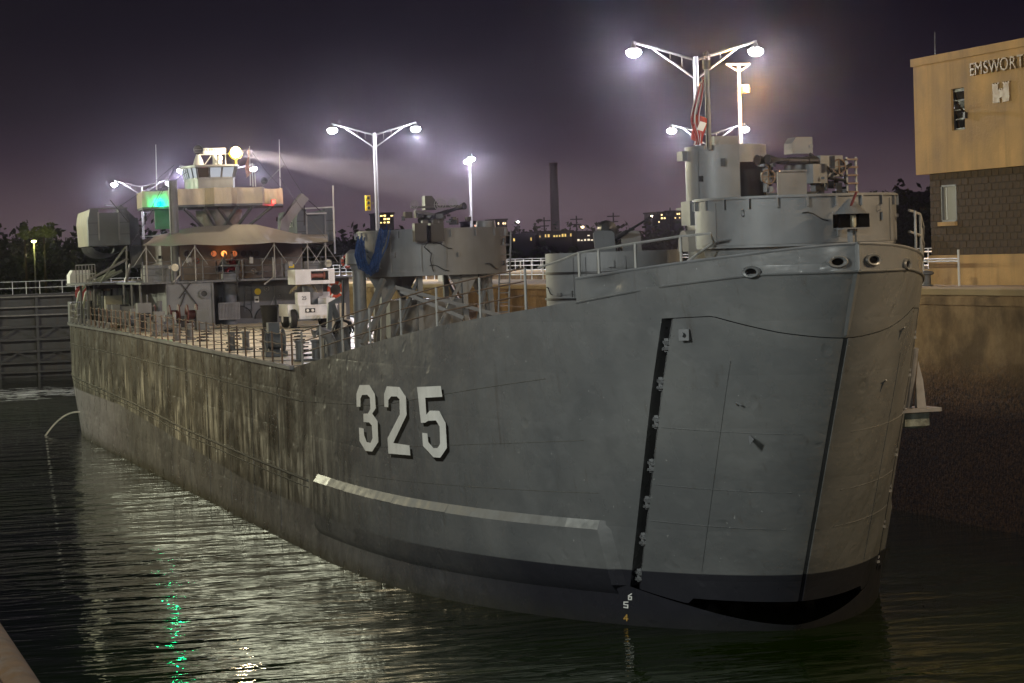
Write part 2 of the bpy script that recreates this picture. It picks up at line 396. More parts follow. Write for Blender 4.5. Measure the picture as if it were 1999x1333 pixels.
# ---- lock gate behind the stern
GATEM = pmat('gate_steel', (.055, .052, .05), .6, .35, .8, streak=.5, streak_rgb=(.07, .04, .02))
def lock_gate():
    gy = 165.5; r = thing('lock_gate', 'dark riveted steel lock gate with girders and railed walkway behind the stern', 'lock gate', (-4, gy, 0))
    MB().b2((NEARX, gy+.5, -1), (WALLX, gy+.7, 7.0)).build('skin_plate', GATEM, r)
    for z in (.45, 1.25, 2.2, 3.2, 4.3, 5.3, 6.0, 6.9):
        MB().b2((NEARX, gy-.35, z-.09), (WALLX, gy+.5, z+.09)).build('girder', GATEM, r)
    LEDGE = pmat('gate_flange', (.22, .20, .18), .6, .3, 2)
    for z in (5.3, 6.0, 6.9): MB().b2((NEARX, gy-.42, z-.05), (WALLX, gy-.352, z+.05)).build('flange', LEDGE, r)
    x = NEARX+1.2
    while x < WALLX:
        MB().b2((x-.12, gy-.2, -.5), (x+.12, gy+.49, 6.8)).build('rib', GATEM, r)
        for z0, z1 in ((1.34, 2.1), (3.3, 4.2)):
            MB().bar((x+.12, gy-.05, z0), (x+1.6, gy-.05, z1), .12).bar((x+3.2, gy-.05, z0), (x+1.6, gy-.05, z1), .12).build('bracing', GATEM, r)
        x += 3.3
    MB().b2((NEARX, gy-.5, 7.0), (WALLX, gy+1.0, 7.12)).build('walkway', GATEM, r)
    x = NEARX+.3; k = 0
    rail = MB()
    for z in (7.65, 8.2): rail.cyl((NEARX, gy-.45, z), (WALLX, gy-.45, z), .03, n=6)
    rl = rail.build('hand_rail', WHITEP, r)
    while x < WALLX:
        MB().b2((x-.03, gy-.48, 7.12), (x+.03, gy-.42, 8.2)).build('rail_post', WHITEP, rl); x += 1.15 if k % 3 else 1.9; k += 1
lock_gate()
# foam stirred below the gate
FOAM = pmat('foam', (.55, .55, .52), .8, .3, 3)
mb = MB()
for i in range(800):
    x = random.uniform(-21, 4); y = 137+random.gauss(0, 4); s = random.uniform(.08, .5)
    mb.add([(x-s*1.6, y-s*.3, .012), (x+s*1.6, y-s*.25, .012), (x+s*1.4, y+s*.3, .014), (x-s*1.3, y+s*.28, .012)], [(0, 1, 2, 3)])
tag(solo(mb, 'foam', FOAM, 'streak of white foam on the water below the lock gate', 'foam'), None, None, kind='stuff')

# ---- control building on the wall
def building():
    bx = 15.6; yL = 28.55; y1 = 9.0; D = 5.5
    FAC = pmat('facade_concrete', (.60, .375, .15), .85, .28, .55, bump=.3, bscale=12, streak=.5, sscale=.55, streak_rgb=(.24, .155, .07))
    r = thing('control_building', 'two-storey lock control building with concrete upper box above dark blockwork', 'building', (bx+2.5, 19, WALLZ))
    z2, z3 = 11.48, 15.25
    # upper box with a real opening for its window
    wy0, wy1, wz0, wz1 = 25.55, 26.52, 12.87, 14.27
    ux = bx-.12; U0, U1 = y1, 29.35
    m_ = MB()
    m_.b2((ux, wy1, z2), (bx+D, U1, z3)).b2((ux, U0, z2), (bx+D, wy0, z3)).b2((ux, wy0, z2), (bx+D, wy1, wz0)).b2((ux, wy0, wz1), (bx+D, wy1, z3)).b2((ux+.22, wy0, wz0), (bx+D, wy1, wz1))
    m_.build('upper_wall', FAC, r)
    pp = MB().b2((ux-.07, U0, z3), (bx+D+.07, U1+.07, z3+.27)).build('parapet', FAC, r)
    w_ = MB()
    for a, c in (((ux+.08, wy0, wz0), (ux+.16, wy0+.07, wz1)), ((ux+.08, wy1-.07, wz0), (ux+.16, wy1, wz1)), ((ux+.08, wy0, wz0), (ux+.16, wy1, wz0+.07)), ((ux+.08, wy0, wz1-.07), (ux+.16, wy1, wz1))): w_.b2(a, c)
    GLS = pmat('dark_glass', (.012, .012, .012), .08, .1, 1)
    wf = w_.build('window', DARK, r)
    for k in range(4):
        a = wz0+.07+(wz1-wz0-.14)*k/4; c = wz0+.07+(wz1-wz0-.14)*(k+1)/4
        MB().add([(ux+.15, wy0+.07, a), (ux+.15, wy1-.07, a), (ux+.13-.04*(k % 2), wy1-.07, c-.04), (ux+.13-.04*(k % 2), wy0+.07, c-.04)], [(0, 1, 2, 3)]).build('pane', GLS, wf)
        MB().b2((ux+.07, wy0+.07, c-.04), (ux+.17, wy1-.07, c)).build('glazing_bar', DARK, wf)
    lf = MB().b2((ux-.10, 25.35, 13.22), (ux, 25.49, 13.42)).cyl((ux-.05, 25.42, 13.42), (ux-.32, 25.36, 13.62), .035).lathe([(.02, .14), (.10, .10), (.13, 0), (.0, -.02)], (ux-.36, 25.34, 13.55), 10)
    lf.build('wall_light', DARK, r)
    MB().b2((ux-.01, 27.6, 15.52), (ux+.01, 27.62, 16.3)).build('lightning_rod', DARK, r)
    # block wall of the lower storey
    bz0, bz1 = 8.66, z2; BLK = pmat('dark_block', (.085, .055, .026), .9, .35, 2.2, bump=.35, bscale=14)
    MORT = pmat('mortar', (.075, .055, .035), .95, .3, 5)
    lw0, lw1, lz0, lz1 = 26.60, 27.75, 9.80, 11.06
    c_ = MB(); q = bx+.03
    c_.b2((q, lw1, bz0), (bx+D, yL, bz1)).b2((q, y1, bz0), (bx+D, lw0, bz1)).b2((q, lw0, bz0), (bx+D, lw1, lz0)).b2((q, lw0, lz1), (bx+D, lw1, bz1))
    lw = c_.build('lower_wall', MORT, r)
    ch = .22; rows = int((bz1-bz0)/ch); ch = (bz1-bz0)/rows; bl = .48
    meshes = {}
    for k in range(rows):
        za = bz0+k*ch; y = yL+.03-(bl/2 if k % 2 else 0)
        if k % 2: spans = [(yL+.03, y)]
        else: spans = []
        while y > 20.6: spans.append((y, y-bl)); y -= bl
        for a, c in spans:
            parts = [(a, c)]
            if za+ch > lz0-.02 and za < lz1+.02:
                parts = []
                if a > lw1+.02: parts.append((a, max(c, lw1+.01)))
                if c < lw0-.02: parts.append((min(a, lw0-.01), c))
            for a2, c2 in parts:
                if a2-c2 < .05: continue
                ln = round(a2-c2-.02, 2); key = ln
                if key not in meshes:
                    b_ = MB(); h_ = (ch-.022)/2; l_ = ln/2
                    b_.add([(0, -l_, -h_), (0, l_, -h_), (0, l_, h_), (0, -l_, h_), (-.02, -l_+.006, -h_+.006), (-.02, l_-.006, -h_+.006), (-.02, l_-.006, h_-.006), (-.02, -l_+.006, h_-.006)], [(4, 5, 6, 7), (0, 1, 5, 4), (1, 2, 6, 5), (2, 3, 7, 6), (3, 0, 4, 7)])
                    me0 = b_.build('brick', BLK, smooth=0); meshes[key] = me0.data; bpy.data.objects.remove(me0)
                ob = bpy.data.objects.new('brick', meshes[key]); COL.objects.link(ob); ob.parent = lw
                ob.location = Vector((bx+.03+random.uniform(-.008, .008), (a2+c2)/2, za+ch/2)) - ORG[r.name]
    wn = MB()
    for a, c in (((bx+.02, lw0, lz0), (bx+.14, lw0+.06, lz1)), ((bx+.02, lw1-.06, lz0), (bx+.14, lw1, lz1)), ((bx+.02, lw0, lz0), (bx+.14, lw1, lz0+.06)), ((bx+.02, lw0, lz1-.06), (bx+.14, lw1, lz1))): wn.b2(a, c)
    wl = wn.build('window', GREYL, r)
    BL = pmat('window_blind', (.55, .5, .4), .5, .15, 3); LIT = emit('blind_lit', (.85, .75, .5), .10)  # faint glow on the pane stands in for light reflected in the glass
    MB().b2((bx+.10, lw0+.06, lz0+.06), (bx+.12, lw1-.06, lz1-.06)).build('pane', LIT, wl)
    MB().b2((bx+.085, lw1-.30, lz0+.08), (bx+.098, lw1-.24, lz1-.08)).b2((bx+.085, lw0+.1, lz0+.08), (bx+.098, lw0+.13, lz1-.08)).build('glazing_bar', WHITEP, wl)
    MB().b2((bx-.10, lw0-.06, lz0-.14), (bx+.1, lw1+.08, lz0-.003)).build('sill', FAC, wl)
    MB().b2((bx-.09, y1, WALLZ), (bx+D, yL+.05, bz0)).build('plinth', FAC, r)
    # raised letters and the little castle
    LET = pmat('letter_steel', (.27, .19, .10), .45, .25, 5, metal=.2)
    word = 'EMSWORTH'; ys = [24.77, 24.31, 23.79, 23.21, 22.54, 21.97, 21.45, 20.9]
    for ch_, yy in zip(word, ys):
        text(ch_, 'letter', LET, r, (ux-.06, yy, 14.78), (0, -1, 0), (0, 0, 1), .60, .045, 1.25)
    cy, cz = 22.9, 13.88
    prof = [(-.40, -.40), (-.40, .42), (-.42, .42), (-.42, .50), (-.36, .50), (-.36, .44), (-.28, .44), (-.28, .50), (-.22, .50), (-.22, .44), (-.16, .44), (-.16, .50), (-.10, .50), (-.10, .42), (-.13, .42), (-.13, .16), (-.09, .16), (-.09, .22), (-.03, .22), (-.03, .16), (.03, .16), (.03, .22), (.09, .22), (.09, .16), (.13, .16), (.13, .42), (.10, .42), (.10, .50), (.16, .50), (.16, .44), (.22, .44), (.22, .50), (.28, .50), (.28, .44), (.36, .44), (.36, .50), (.42, .50), (.42, .42), (.40, .42), (.40, -.40), (.06, -.40), (.06, -.24), (.03, -.19), (-.03, -.19), (-.06, -.24), (-.06, -.40)]
    MB().prism([(ux-.05, cy-a*1.4, cz+c*.72) for a, c in prof], (.048, 0, 0)).build('castle_emblem', LET, r)
building()

# ---- things on the far wall
def bollard(p, label):
    m_ = MB().lathe([(.0, 0), (.19, 0), (.19, .04), (.13, .05), (.13, .36), (.24, .40), (.24, .45), (.18, .50), (0, .52)], p, 14)
    solo(m_, 'mooring_bollard', GREYL, label, 'bollard', 'mooring bollards on the lock wall', base=p)
bollard((14.25, 26.2, WALLZ+.002), 'short mooring bollard in front of the control building plinth')
bollard((14.6, 85.5, WALLZ+.002), 'short mooring bollard seen under the raised gun tub')
def post_rail(x, ys, label, zt=1.07, rails=(.55, 1.05), mat=None, g=None):
    mat = mat or WHITEP
    r = thing('guard_rail', label, 'railing', (x, sum(ys)/len(ys), WALLZ), g); m_ = MB()
    for z in rails: m_.cyl((x, ys[0], WALLZ+z), (x, ys[-1], WALLZ+z), .03, n=6)
    rl = m_.build('rail', mat, r)
    for y in ys: MB().cyl((x, y, WALLZ), (x, y, WALLZ+zt), .04, n=6).build('post', mat, r)
    return r
post_rail(14.5, [24.35, 27.0, 29.9], 'two-wire guard rail with thick posts before the control building', 1.2, (.82, .9), g='railings on the lock walls')
post_rail(19.4, [33+i*2.2 for i in range(88)], 'long white railing along the back of the far lock wall', 1.1, (.3, .58, .84, 1.1), g='railings on the lock walls')
post_rail(36.5, [40+i*2.4 for i in range(70)], 'distant white railing along the outer river wall', 1.1, (.55, 1.1), g='railings on the lock walls')
# small cabinet and hoist frames on the far wall
solo(MB().b2((16.2, 95, WALLZ+.003), (17.6, 97.2, WALLZ+2.1)).b2((16.1, 94.9, WALLZ+2.1), (17.7, 97.3, WALLZ+2.2)), 'utility_cabinet', WHITEP, 'white utility cabinet on the lock wall beyond the truck crane', 'cabinet')
def frame_post(x, y, label):
    r = thing('hoist_frame', label, 'hoist', (x, y, WALLZ))
    MB().cyl((x, y, WALLZ), (x, y, WALLZ+2.5), .09).build('mast', GREYL, r)
    MB().b2((x-.1, y-.55, WALLZ+2.4), (x+.1, y+.25, WALLZ+2.52)).build('arm', GREYL, r)
    MB().bar((x, y, WALLZ+1.4), (x+.0, y-.5, WALLZ+.1), .07).bar((x, y, WALLZ+1.4), (x, y+.5, WALLZ+.1), .07).build('brace', GREYL, r)
frame_post(15.2, 31.0, 'slim steel hoist post standing at the corner of the control building')

# ---- lock lamps
LH = emit('lamp_lens', (.95, .92, 1.0), 60.0); LHO = emit('sodium_lens', (1, .42, .06), 2.2)
POLEM = pmat('lamp_pole', (.17, .165, .165), .4, .08, 2)
def point(parent, loc, W, rgb, rad=.25, name='lamp_light'):
    l = bpy.data.lights.new(name, 'POINT'); l.energy = W; l.color = rgb; l.shadow_soft_size = rad
    o = bpy.data.objects.new(name, l); COL.objects.link(o); o.parent = parent; o.location = loc; return o
def double_lamp(loc, rz, label, W, rgb=WHITE, lens=None, H=9.75, span=2.75, low=0.75):
    r = thing('lamp_post', label, 'lamp post', loc, 'double-armed lamp posts of the lock', rz)
    MB().cyl((0, 0, .02), (0, 0, H), .15, .11, 12).build('pole', POLEM, r, local=True)
    MB().cyl((0, 0, 0), (0, 0, .05), .28, n=12).build('base_plate', POLEM, r, local=True)
    for s in (-1, 1):
        a = MB().tube([(s*.1, 0, H-.12), (s*1.3, 0, H+.22), (s*span, 0, H+.62)], .055, 8).build('arm', POLEM, r, local=True)
        MB().tube([(s*.1, 0, H-low-.15), (s*1.9, 0, H+.33)], .045, 8).build('brace', POLEM, a, local=True)
        MB().cyl((s*.62, 0, H-.42), (s*.62, 0, H+.03), .025, n=6).cyl((s*1.15, 0, H-.1), (s*1.15, 0, H+.17), .025, n=6).build('strut', POLEM, a, local=True)
        h = MB().lathe([(.05, .42), (.09, .30), (.12, .22), (.2, .16), (.22, .12)], (s*(span+.05), 0, H+.22), 14).cyl((s*(span+.05), 0, H+.6), (s*(span+.05), 0, H+.68), .06).build('lamp_head', POLEM, r, local=True)
        MB().lathe([(.0, .13), (.22, .13), (.31, .06), (.33, -.03), (.28, -.12), (.16, -.2), (0, -.23)], (s*(span+.05), 0, H+.215), 16).build('lens', lens or LH, h, local=True)
        point(r, (s*(span+.05), 0, H-.28), W, rgb)
    return r
LW = 5200
double_lamp((15.4, 50.2, WALLZ), 0, 'tall double-armed white lamp post rising behind the bow flagstaff', LW)
double_lamp((15.2, 108.3, WALLZ), 0, 'double-armed white lamp post between the bridge and the raised gun tub', LW)
double_lamp((15.8, 171.0, WALLZ), 0, 'double-armed lamp whose two heads glow either side of the wheelhouse', LW, span=3.25)
double_lamp((13.9, 205, WALLZ), 0, 'farthest double-armed lamp post glowing above the starboard landing craft', LW)
double_lamp((41.9, 116.8, WALLZ), 0, 'lower-looking double-armed lamp post beyond the director tub', LW)
double_lamp((36.8, 162, WALLZ), 1.35, 'lamp post seen end-on as one glow above the raised gun', LW)
# the same posts along the near wall, out of the picture
double_lamp((-26.5, -8, WALLZ), 0, 'double-armed lamp post on the near wall abreast of the bow', 9000, NEARW)
double_lamp((-29.5, -62, WALLZ), 0, 'double-armed lamp post on the near wall ahead of the bow', 11000, NEARW)
double_lamp((-26.5, 114, WALLZ), 0, 'double-armed lamp post on the near wall abreast of the stern', 16000, (.98, 1, .72))
double_lamp((-26.5, 56, WALLZ), 0, 'double-armed amber lamp post on the near wall abreast of the deck', 7500, (1, .84, .52), LHO)
double_lamp((15.2, -8, WALLZ), 0, 'double-armed amber lamp post on the far wall ahead of the bow', 6200, (1, .76, .48), LHO)
# amber lamp on a tall pole
def amber():
    b = Vector((18.6, 53.2, WALLZ)); r = thing('lamp_post', 'slender pole with a single amber lamp beside the tall white lamp', 'lamp post', b)
    MB().cyl(b, b+Vector((0, 0, 9.6)), .10, .08).build('pole', POLEM, r)
    MB().b2(b+Vector((-.6, -.04, 9.6)), b+Vector((.55, .04, 9.68))).bar(b+Vector((-.5, 0, 9.6)), b+Vector((0, 0, 9.3)), .05).bar(b+Vector((.5, 0, 9.6)), b+Vector((0, 0, 9.3)), .05).build('cross_arm', POLEM, r)
    h = MB().b2(b+Vector((-.1, -.30, 8.35)), b+Vector((.35, -.1, 8.72))).build('lamp_head', POLEM, r)
    MB().lathe([(.0, -.2), (.17, -.14), (.2, 0), (.17, .14), (0, .2)], b+Vector((.12, -.42, 8.52)), 12).build('lens', LHO, h)
    point(r, (.12, -.75, 8.5), 5600, (1, .45, .08), .2)
amber()
# traffic signal on the second lamp post
def signal():
    b = at(718, 396, y=107.8); r = thing('lock_signal', 'three-lens lock traffic signal fixed to the lamp post', 'traffic light', b)
    MB().b2(b+Vector((-.16, -.12, -.5)), b+Vector((.16, .12, .5))).build('housing', YEL, r)
    for k in (-.32, 0, .32):
        l = MB().lathe([(.13, 0), (.13, -.16), (.115, -.16), (.115, 0)], b+Vector((0, -.12, k)), 10, 'y').build('hood', YEL, r)
        MB().lathe([(.11, 0), (0, -.03)], b+Vector((0, -.125, k)), 10, 'y').build('lens', GREYL, l)
    MB().b2(b+Vector((.16, -.04, -.05)), b+Vector((.42, .04, .05))).build('bracket', POLEM, r)
signal()

# ---- far bank: woods, stack, lights
LEAF = pmat('night_leaf', (.045, .06, .022), .8, .45, .3)
BARK = pmat('bark', (.06, .045, .03), .9, .3, 3)
def crown(mb, c, rx, rz, n, s):
    for _ in range(n):
        while True:
            d = Vector((random.uniform(-1, 1), random.uniform(-1, 1), random.uniform(-1, 1)))
            if d.length < 1 and random.random() < .25+.75*d.length: break
        d.z = abs(d.z)*1.1-.25
        k = 1+.28*math.sin(d.x*5+c[0])+.22*math.sin(d.y*6+d.z*7+c[1])
        p = Vector((c[0]+d.x*rx*k, c[1]+d.y*rx*k, c[2]+d.z*rz*k)); q = s*random.uniform(.5, 1.2)
        a = Vector((random.gauss(0, 1), random.gauss(0, 1), random.gauss(0, .7))).normalized(); b = a.cross(Vector((random.gauss(0, 1), random.gauss(0, 1), random.gauss(0, 1)))).normalized()
        mb.add([p-a*q, p+b*q*.6, p+a*q, p-b*q*.6], [(0, 1, 2, 3)])
PROF = [(-80, 428), (60, 428), (145, 432), (300, 430), (560, 440), (655, 442), (690, 428), (725, 440), (770, 444), (900, 446), (1000, 446), (1060, 440), (1100, 438), (1150, 446), (1200, 441), (1260, 432), (1340, 428), (1500, 400), (1680, 364), (1815, 346), (2080, 330)]
def prof(px):
    for (a, ya), (b, yb) in zip(PROF, PROF[1:]):
        if a <= px <= b: return ya+(yb-ya)*(px-a)/(b-a)
    return 430
mb = MB(); px = -60
while px < 2060:
    gap = 985 < px < 1185              # the glowing parking lot strips show through here
    for lay in range(3):
        Y = 425+lay*45+random.uniform(-12, 12); drop = (2-lay)*13
        if gap: Y, drop = ((425, 36), (640, -6), (690, -9))[lay]; Y += random.uniform(-8, 8)
        pt = at(px+random.uniform(-9, 9), prof(px)+drop+random.uniform(-3, 8), y=Y)
        h = max(5, pt.z-2); rx = random.uniform(2.6, 4.6)*(1.4 if Y > 600 else 1)
        mb.cyl((pt.x, pt.y, 0), (pt.x, pt.y, pt.z-h*.2), .25, .1, 5, False)
        crown(mb, (pt.x, pt.y, pt.z-h*.52), rx, h*.5, 120, .9)
    px += 21
for px in range(-60, 2060, 26):       # underbrush along the bank
    pt = at(px, 500, y=418); crown(mb, (pt.x, pt.y, 2.2), 4.2, 5.2 if not 985 < px < 1185 else 4.2, 100, 1.0)
tag(mb.build('treeline', LEAF, smooth=0), 'dark mass of trees along the far bank', 'woods', kind='stuff')
LEAFL = pmat('lit_leaf', (.11, .14, .02), .7, .4, .3)  # leaf colour brightened for the lamp light on these crowns
for px, py, w_, lab in ((85, 450, 26, 'broad tree lit yellow-green on the far bank beyond the gate'), (48, 452, 15, 'smaller tree lit yellow-green to the left of the broad lit one')):
    b = at(px, py, y=398); r = thing('lit_tree', lab, 'tree', (b.x, b.y, 0), 'trees lit by a hidden lamp')
    MB().cyl((b.x, b.y, 0), (b.x, b.y, b.z), .3, .15, 6).build('trunk', BARK, r)
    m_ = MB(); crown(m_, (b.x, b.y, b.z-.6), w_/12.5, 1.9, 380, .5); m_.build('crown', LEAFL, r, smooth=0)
def garden_lamp(px, py, Y, W, rgb, label, top=1.0):
    b = at(px, py, y=Y); r = thing('street_lamp', label, 'street lamp', (b.x, b.y, 1))
    MB().cyl((b.x, b.y, 1), b, .18, .12, 6).build('pole', POLEM, r)
    h = MB().lathe([(0, .35), (.3, .25), (.42, 0)], b, 8).build('lamp_head', POLEM, r)
    MB().lathe([(.4, 0), (.3, -.25), (0, -.35)], b, 8).build('lens', emit('far_lens_%d' % px, rgb, 45), h)
    if W: point(r, b+Vector((0, -1.2, -.6))-Vector((b.x, b.y, 1)), W, rgb, .3)
    return r
garden_lamp(66, 470, 388, 900, (.95, 1.0, .25), 'hidden yellow-green lamp at the foot of the lit trees')
garden_lamp(1011, 432, 600, 0, (1, .95, .85), 'single white street lamp on the far bank left of the smokestack')
garden_lamp(1272, 421, 640, 0, (1, .85, .6), 'warm street lamp on the far bank between the utility poles')
garden_lamp(1137, 442, 620, 0, (1, .8, .4), 'small amber street lamp right of the smokestack base')
STK = pmat('stack_brick', (.20, .13, .10), .9, .2, .05)
def stack():
    Y = 950; b = at(1080, 318, y=Y); s = at(1087, 318, y=Y).x-b.x; g0 = at(1080, 450, y=Y)
    r = thing('smokestack', 'tall brick smokestack rising behind the far bank trees', 'chimney', (b.x, Y, 0))
    MB().cyl((b.x, Y, 0), b, s*1.35, s, 20).build('shaft', STK, r)
    MB().lathe([(s*1.0, 0), (s*1.14, .1), (s*1.14, 1.4), (s*.9, 1.4), (s*.9, 0)], (b.x, Y, b.z-1.3), 20).build('rim', STK, r)
stack()
def utility_pole(px, py, Y, label):
    b = at(px, py, y=Y); r = thing('utility_pole', label, 'utility pole', (b.x, Y, 1), 'utility poles on the far bank')
    MB().cyl((b.x, Y, 1), b, .22, .16, 6).build('mast', DARK, r)
    MB().b2((b.x-1.6, Y-.1, b.z-1.0), (b.x+1.6, Y+.1, b.z-.75)).b2((b.x-1.2, Y-.1, b.z-2.3), (b.x+1.2, Y+.1, b.z-2.05)).build('cross_arm', DARK, r)
utility_pole(1197, 415, 520, 'tall utility pole with two cross-arms right of the smokestack'); utility_pole(1125, 421, 540, 'shorter utility pole close to the smokestack'); utility_pole(1308, 405, 540, 'utility pole near the director tub'); utility_pole(1062, 424, 540, 'utility pole left of the smokestack')
BW = pmat('far_wall', (.05, .045, .04), .9, .2, .2)
def far_building(x0, x1, y0, y1, Y, rows, cols, rgb, s, label, cat='building'):
    a = at(x0, y0, y=Y); c = at(x1, y1, y=Y); r = thing('far_building', label, cat, ((a.x+c.x)/2, Y, 0), 'lit buildings beyond the far bank')
    MB().b2((a.x, Y, 0), (c.x, Y+14, a.z)).build('wall', BW, r)
    MB().b2((a.x-.3, Y-.3, a.z), (c.x+.3, Y+14.3, a.z+.5)).build('roof', BW, r)
    E_ = emit('far_window_%d' % x0, rgb, s); W_ = (c.x-a.x)/cols; H_ = (a.z-c.z)/rows
    for i in range(cols):
        for j in range(rows):
            if random.random() < .45: continue
            f = MB().b2((a.x+(i+.12)*W_, Y-.05, c.z+(j+.3)*H_), (a.x+(i+random.uniform(.5, .85))*W_, Y-.003, c.z+(j+random.uniform(.55, .8))*H_)).build('window', E_, r)
far_building(741, 769, 418, 437, 760, 3, 4, (1, .75, .25), 3.2, 'lit building on the hill just right of the lamp post')
far_building(971, 990, 430, 441, 760, 1, 4, (1, .75, .4), 2.4, 'low lit building left of the white street lamp')  # glowing panels stand in for a cluster of stadium lights
far_building(920, 936, 434, 446, 760, 1, 3, (1, .5, .3), 1.6, 'small reddish-lit building above the raised gun tub rim')
far_building(1284, 1301, 416, 436, 760, 3, 3, (1, .72, .3), 2.8, 'left of two tall lit blocks beside the director tub')
far_building(1316, 1334, 414, 428, 760, 2, 4, (1, .72, .3), 2.4, 'right of two tall lit blocks beside the director tub')
far_building(1001, 1045, 460, 474, 520, 1, 9, (1, .70, .18), 1.2, 'long low yellow-lit shed at the waterside left of the stack')  # boxes with glowing panels stand in for the lit parking lot
far_building(1052, 1118, 455, 465, 525, 1, 12, (1, .70, .2), 1.0, 'long low yellow-lit shed at the waterside under the stack')
far_building(1126, 1166, 455, 472, 522, 2, 6, (1, .85, .6), 1.1, 'brightly lit waterside depot right of the stack')  # these glowing panels stand in for lit parked cars
# ================================================================== the ship
SHIP = thing('landing_ship', 'grey tank landing ship with clamshell bow doors and the number 325 moored in the lock', 'ship', (0, 50, 0))
HB = 7.15
def lerp_pts(P, x):
    if x <= P[0][0]: return P[0][1]
    for (a, ya), (b, yb) in zip(P, P[1:]):
        if x <= b: return ya+(yb-ya)*(x-a)/(b-a)
    return P[-1][1]
def stem_y(z): return 4.8-.48*z
def half(y, z):
    s = max(0, min(1, z/9.)); a = 3-.6*s; b = .63-.03*s
    if y <= 28:
        t = max(0, min(1, (28-y)/(28-stem_y(z)))); return HB*(1-t**a)**b*(1-.05*max(0, min(1, (16-y)/8))*max(0, min(1, (6-z)/5)))
    if y > 84:
        q = 1.0 if z > 3.2 else 1-.10*max(0, min(1, (3.2-z)/3.2))*min(1, (y-84)/12)
        t = min(1, (y-84)/(16.6*(.975+.025*max(0, min(1, z/6))))); return HB*q*max(0, 1-t**3.4)**.42
    return HB
SHEER = [(0.2, 8.60), (.8, 8.57), (1.95, 8.56), (4.13, 8.35), (7.06, 7.98), (7.9, 7.88), (13.8, 7.30), (19.84, 6.62), (24, 6.18), (28, 5.80), (66, 6.07), (100, 6.12)]
BULW = [(0.2, 9.22), (2.35, 8.98), (7.0, 8.54)]
def sheer(y): return lerp_pts(SHEER, y)
def P_bow(t, z, s=-1, out=0):
    y = 28-t*(28-stem_y(z)); x = half(y, z) if t < 1 else 0.0
    p = Vector((s*x, y, z))
    if out:
        e = .03; q = Vector((s*half(y+e, z), y+e, z)); dirn = (q-p); dirn.z = 0
        if dirn.length > 1e-6:
            n = Vector((dirn.y, -dirn.x, 0)).normalized()
            if n.x*s < 0: n = -n
            p += n*out
    return p
def ytop(t): return 28-t*(28-.6)
TD = .879
DTOP = [(.879, 7.57), (.925, 7.62), (.975, 7.22), (1, 7.06)]
DBOT = [(.879, 1.02), (.938, .66), (.9385, .80), (1, .74)]
SILL = [(.879, 1.0), (.94, .60), (1, .14)]
def bowgrid(t0, t1, zlo, zhi, nu, nv, s, dense=False):
    def fn(u, v):
        t = t1-(t1-t0)*(1-u)**(1.7 if t0 > .5 else 1); a = zlo(t); c = zhi(t); return P_bow(min(t, 1), a+(c-a)*v, s)
    return fn
hull = MB()
for s in (-1, 1):
    hull.grid(bowgrid(0, TD, lambda t: -1.2, lambda t: sheer(ytop(t)), 90, 26, s), 90, 26)
    hull.grid(bowgrid(TD, 1, lambda t: lerp_pts(DTOP, t)+.012, lambda t: sheer(ytop(t)), 30, 5, s), 30, 5)
    hull.grid(bowgrid(TD, 1, lambda t: -1.2, lambda t: lerp_pts(SILL, t), 30, 5, s), 30, 5)
    ys = [28+i*2 for i in range(29)] + [85+i*.75 for i in range(20)] + [99.5, 99.9, 100.2, 100.35, 100.45]
    zs = [-1.2, -.3, 0, .6, 1.2, 1.8, 2.4, 3.0, 3.1, 3.4, 4, 4.6, 5.2, 'd']
    hull.add([(s*half(y, 6 if z == 'd' else z), y, sheer(y) if z == 'd' else z) for y in ys for z in zs],
             [(i*len(zs)+j, (i+1)*len(zs)+j, (i+1)*len(zs)+j+1, i*len(zs)+j+1) for i in range(len(ys)-1) for j in range(len(zs)-1)])
    # return edge of the doorway
    hull.grid(lambda u, v: P_bow(TD, 1.0+(7.6-1.0)*v, s) + Vector((-s*.5*u, .45*u, 0)), 1, 14)
hull.v = [p for p in hull.v]
HO = hull.build('hull', HULL, SHIP, smooth=40)
# bow ramp behind the doors, coloured black for the shade inside the doorway
MB().prism([(-3.35, 8.6, -.4), (3.35, 8.6, -.4), (4.2, 8.6, 7.7), (-4.2, 8.6, 7.7)], (0, .2, 0)).build('bow_ramp', BLACK, SHIP)
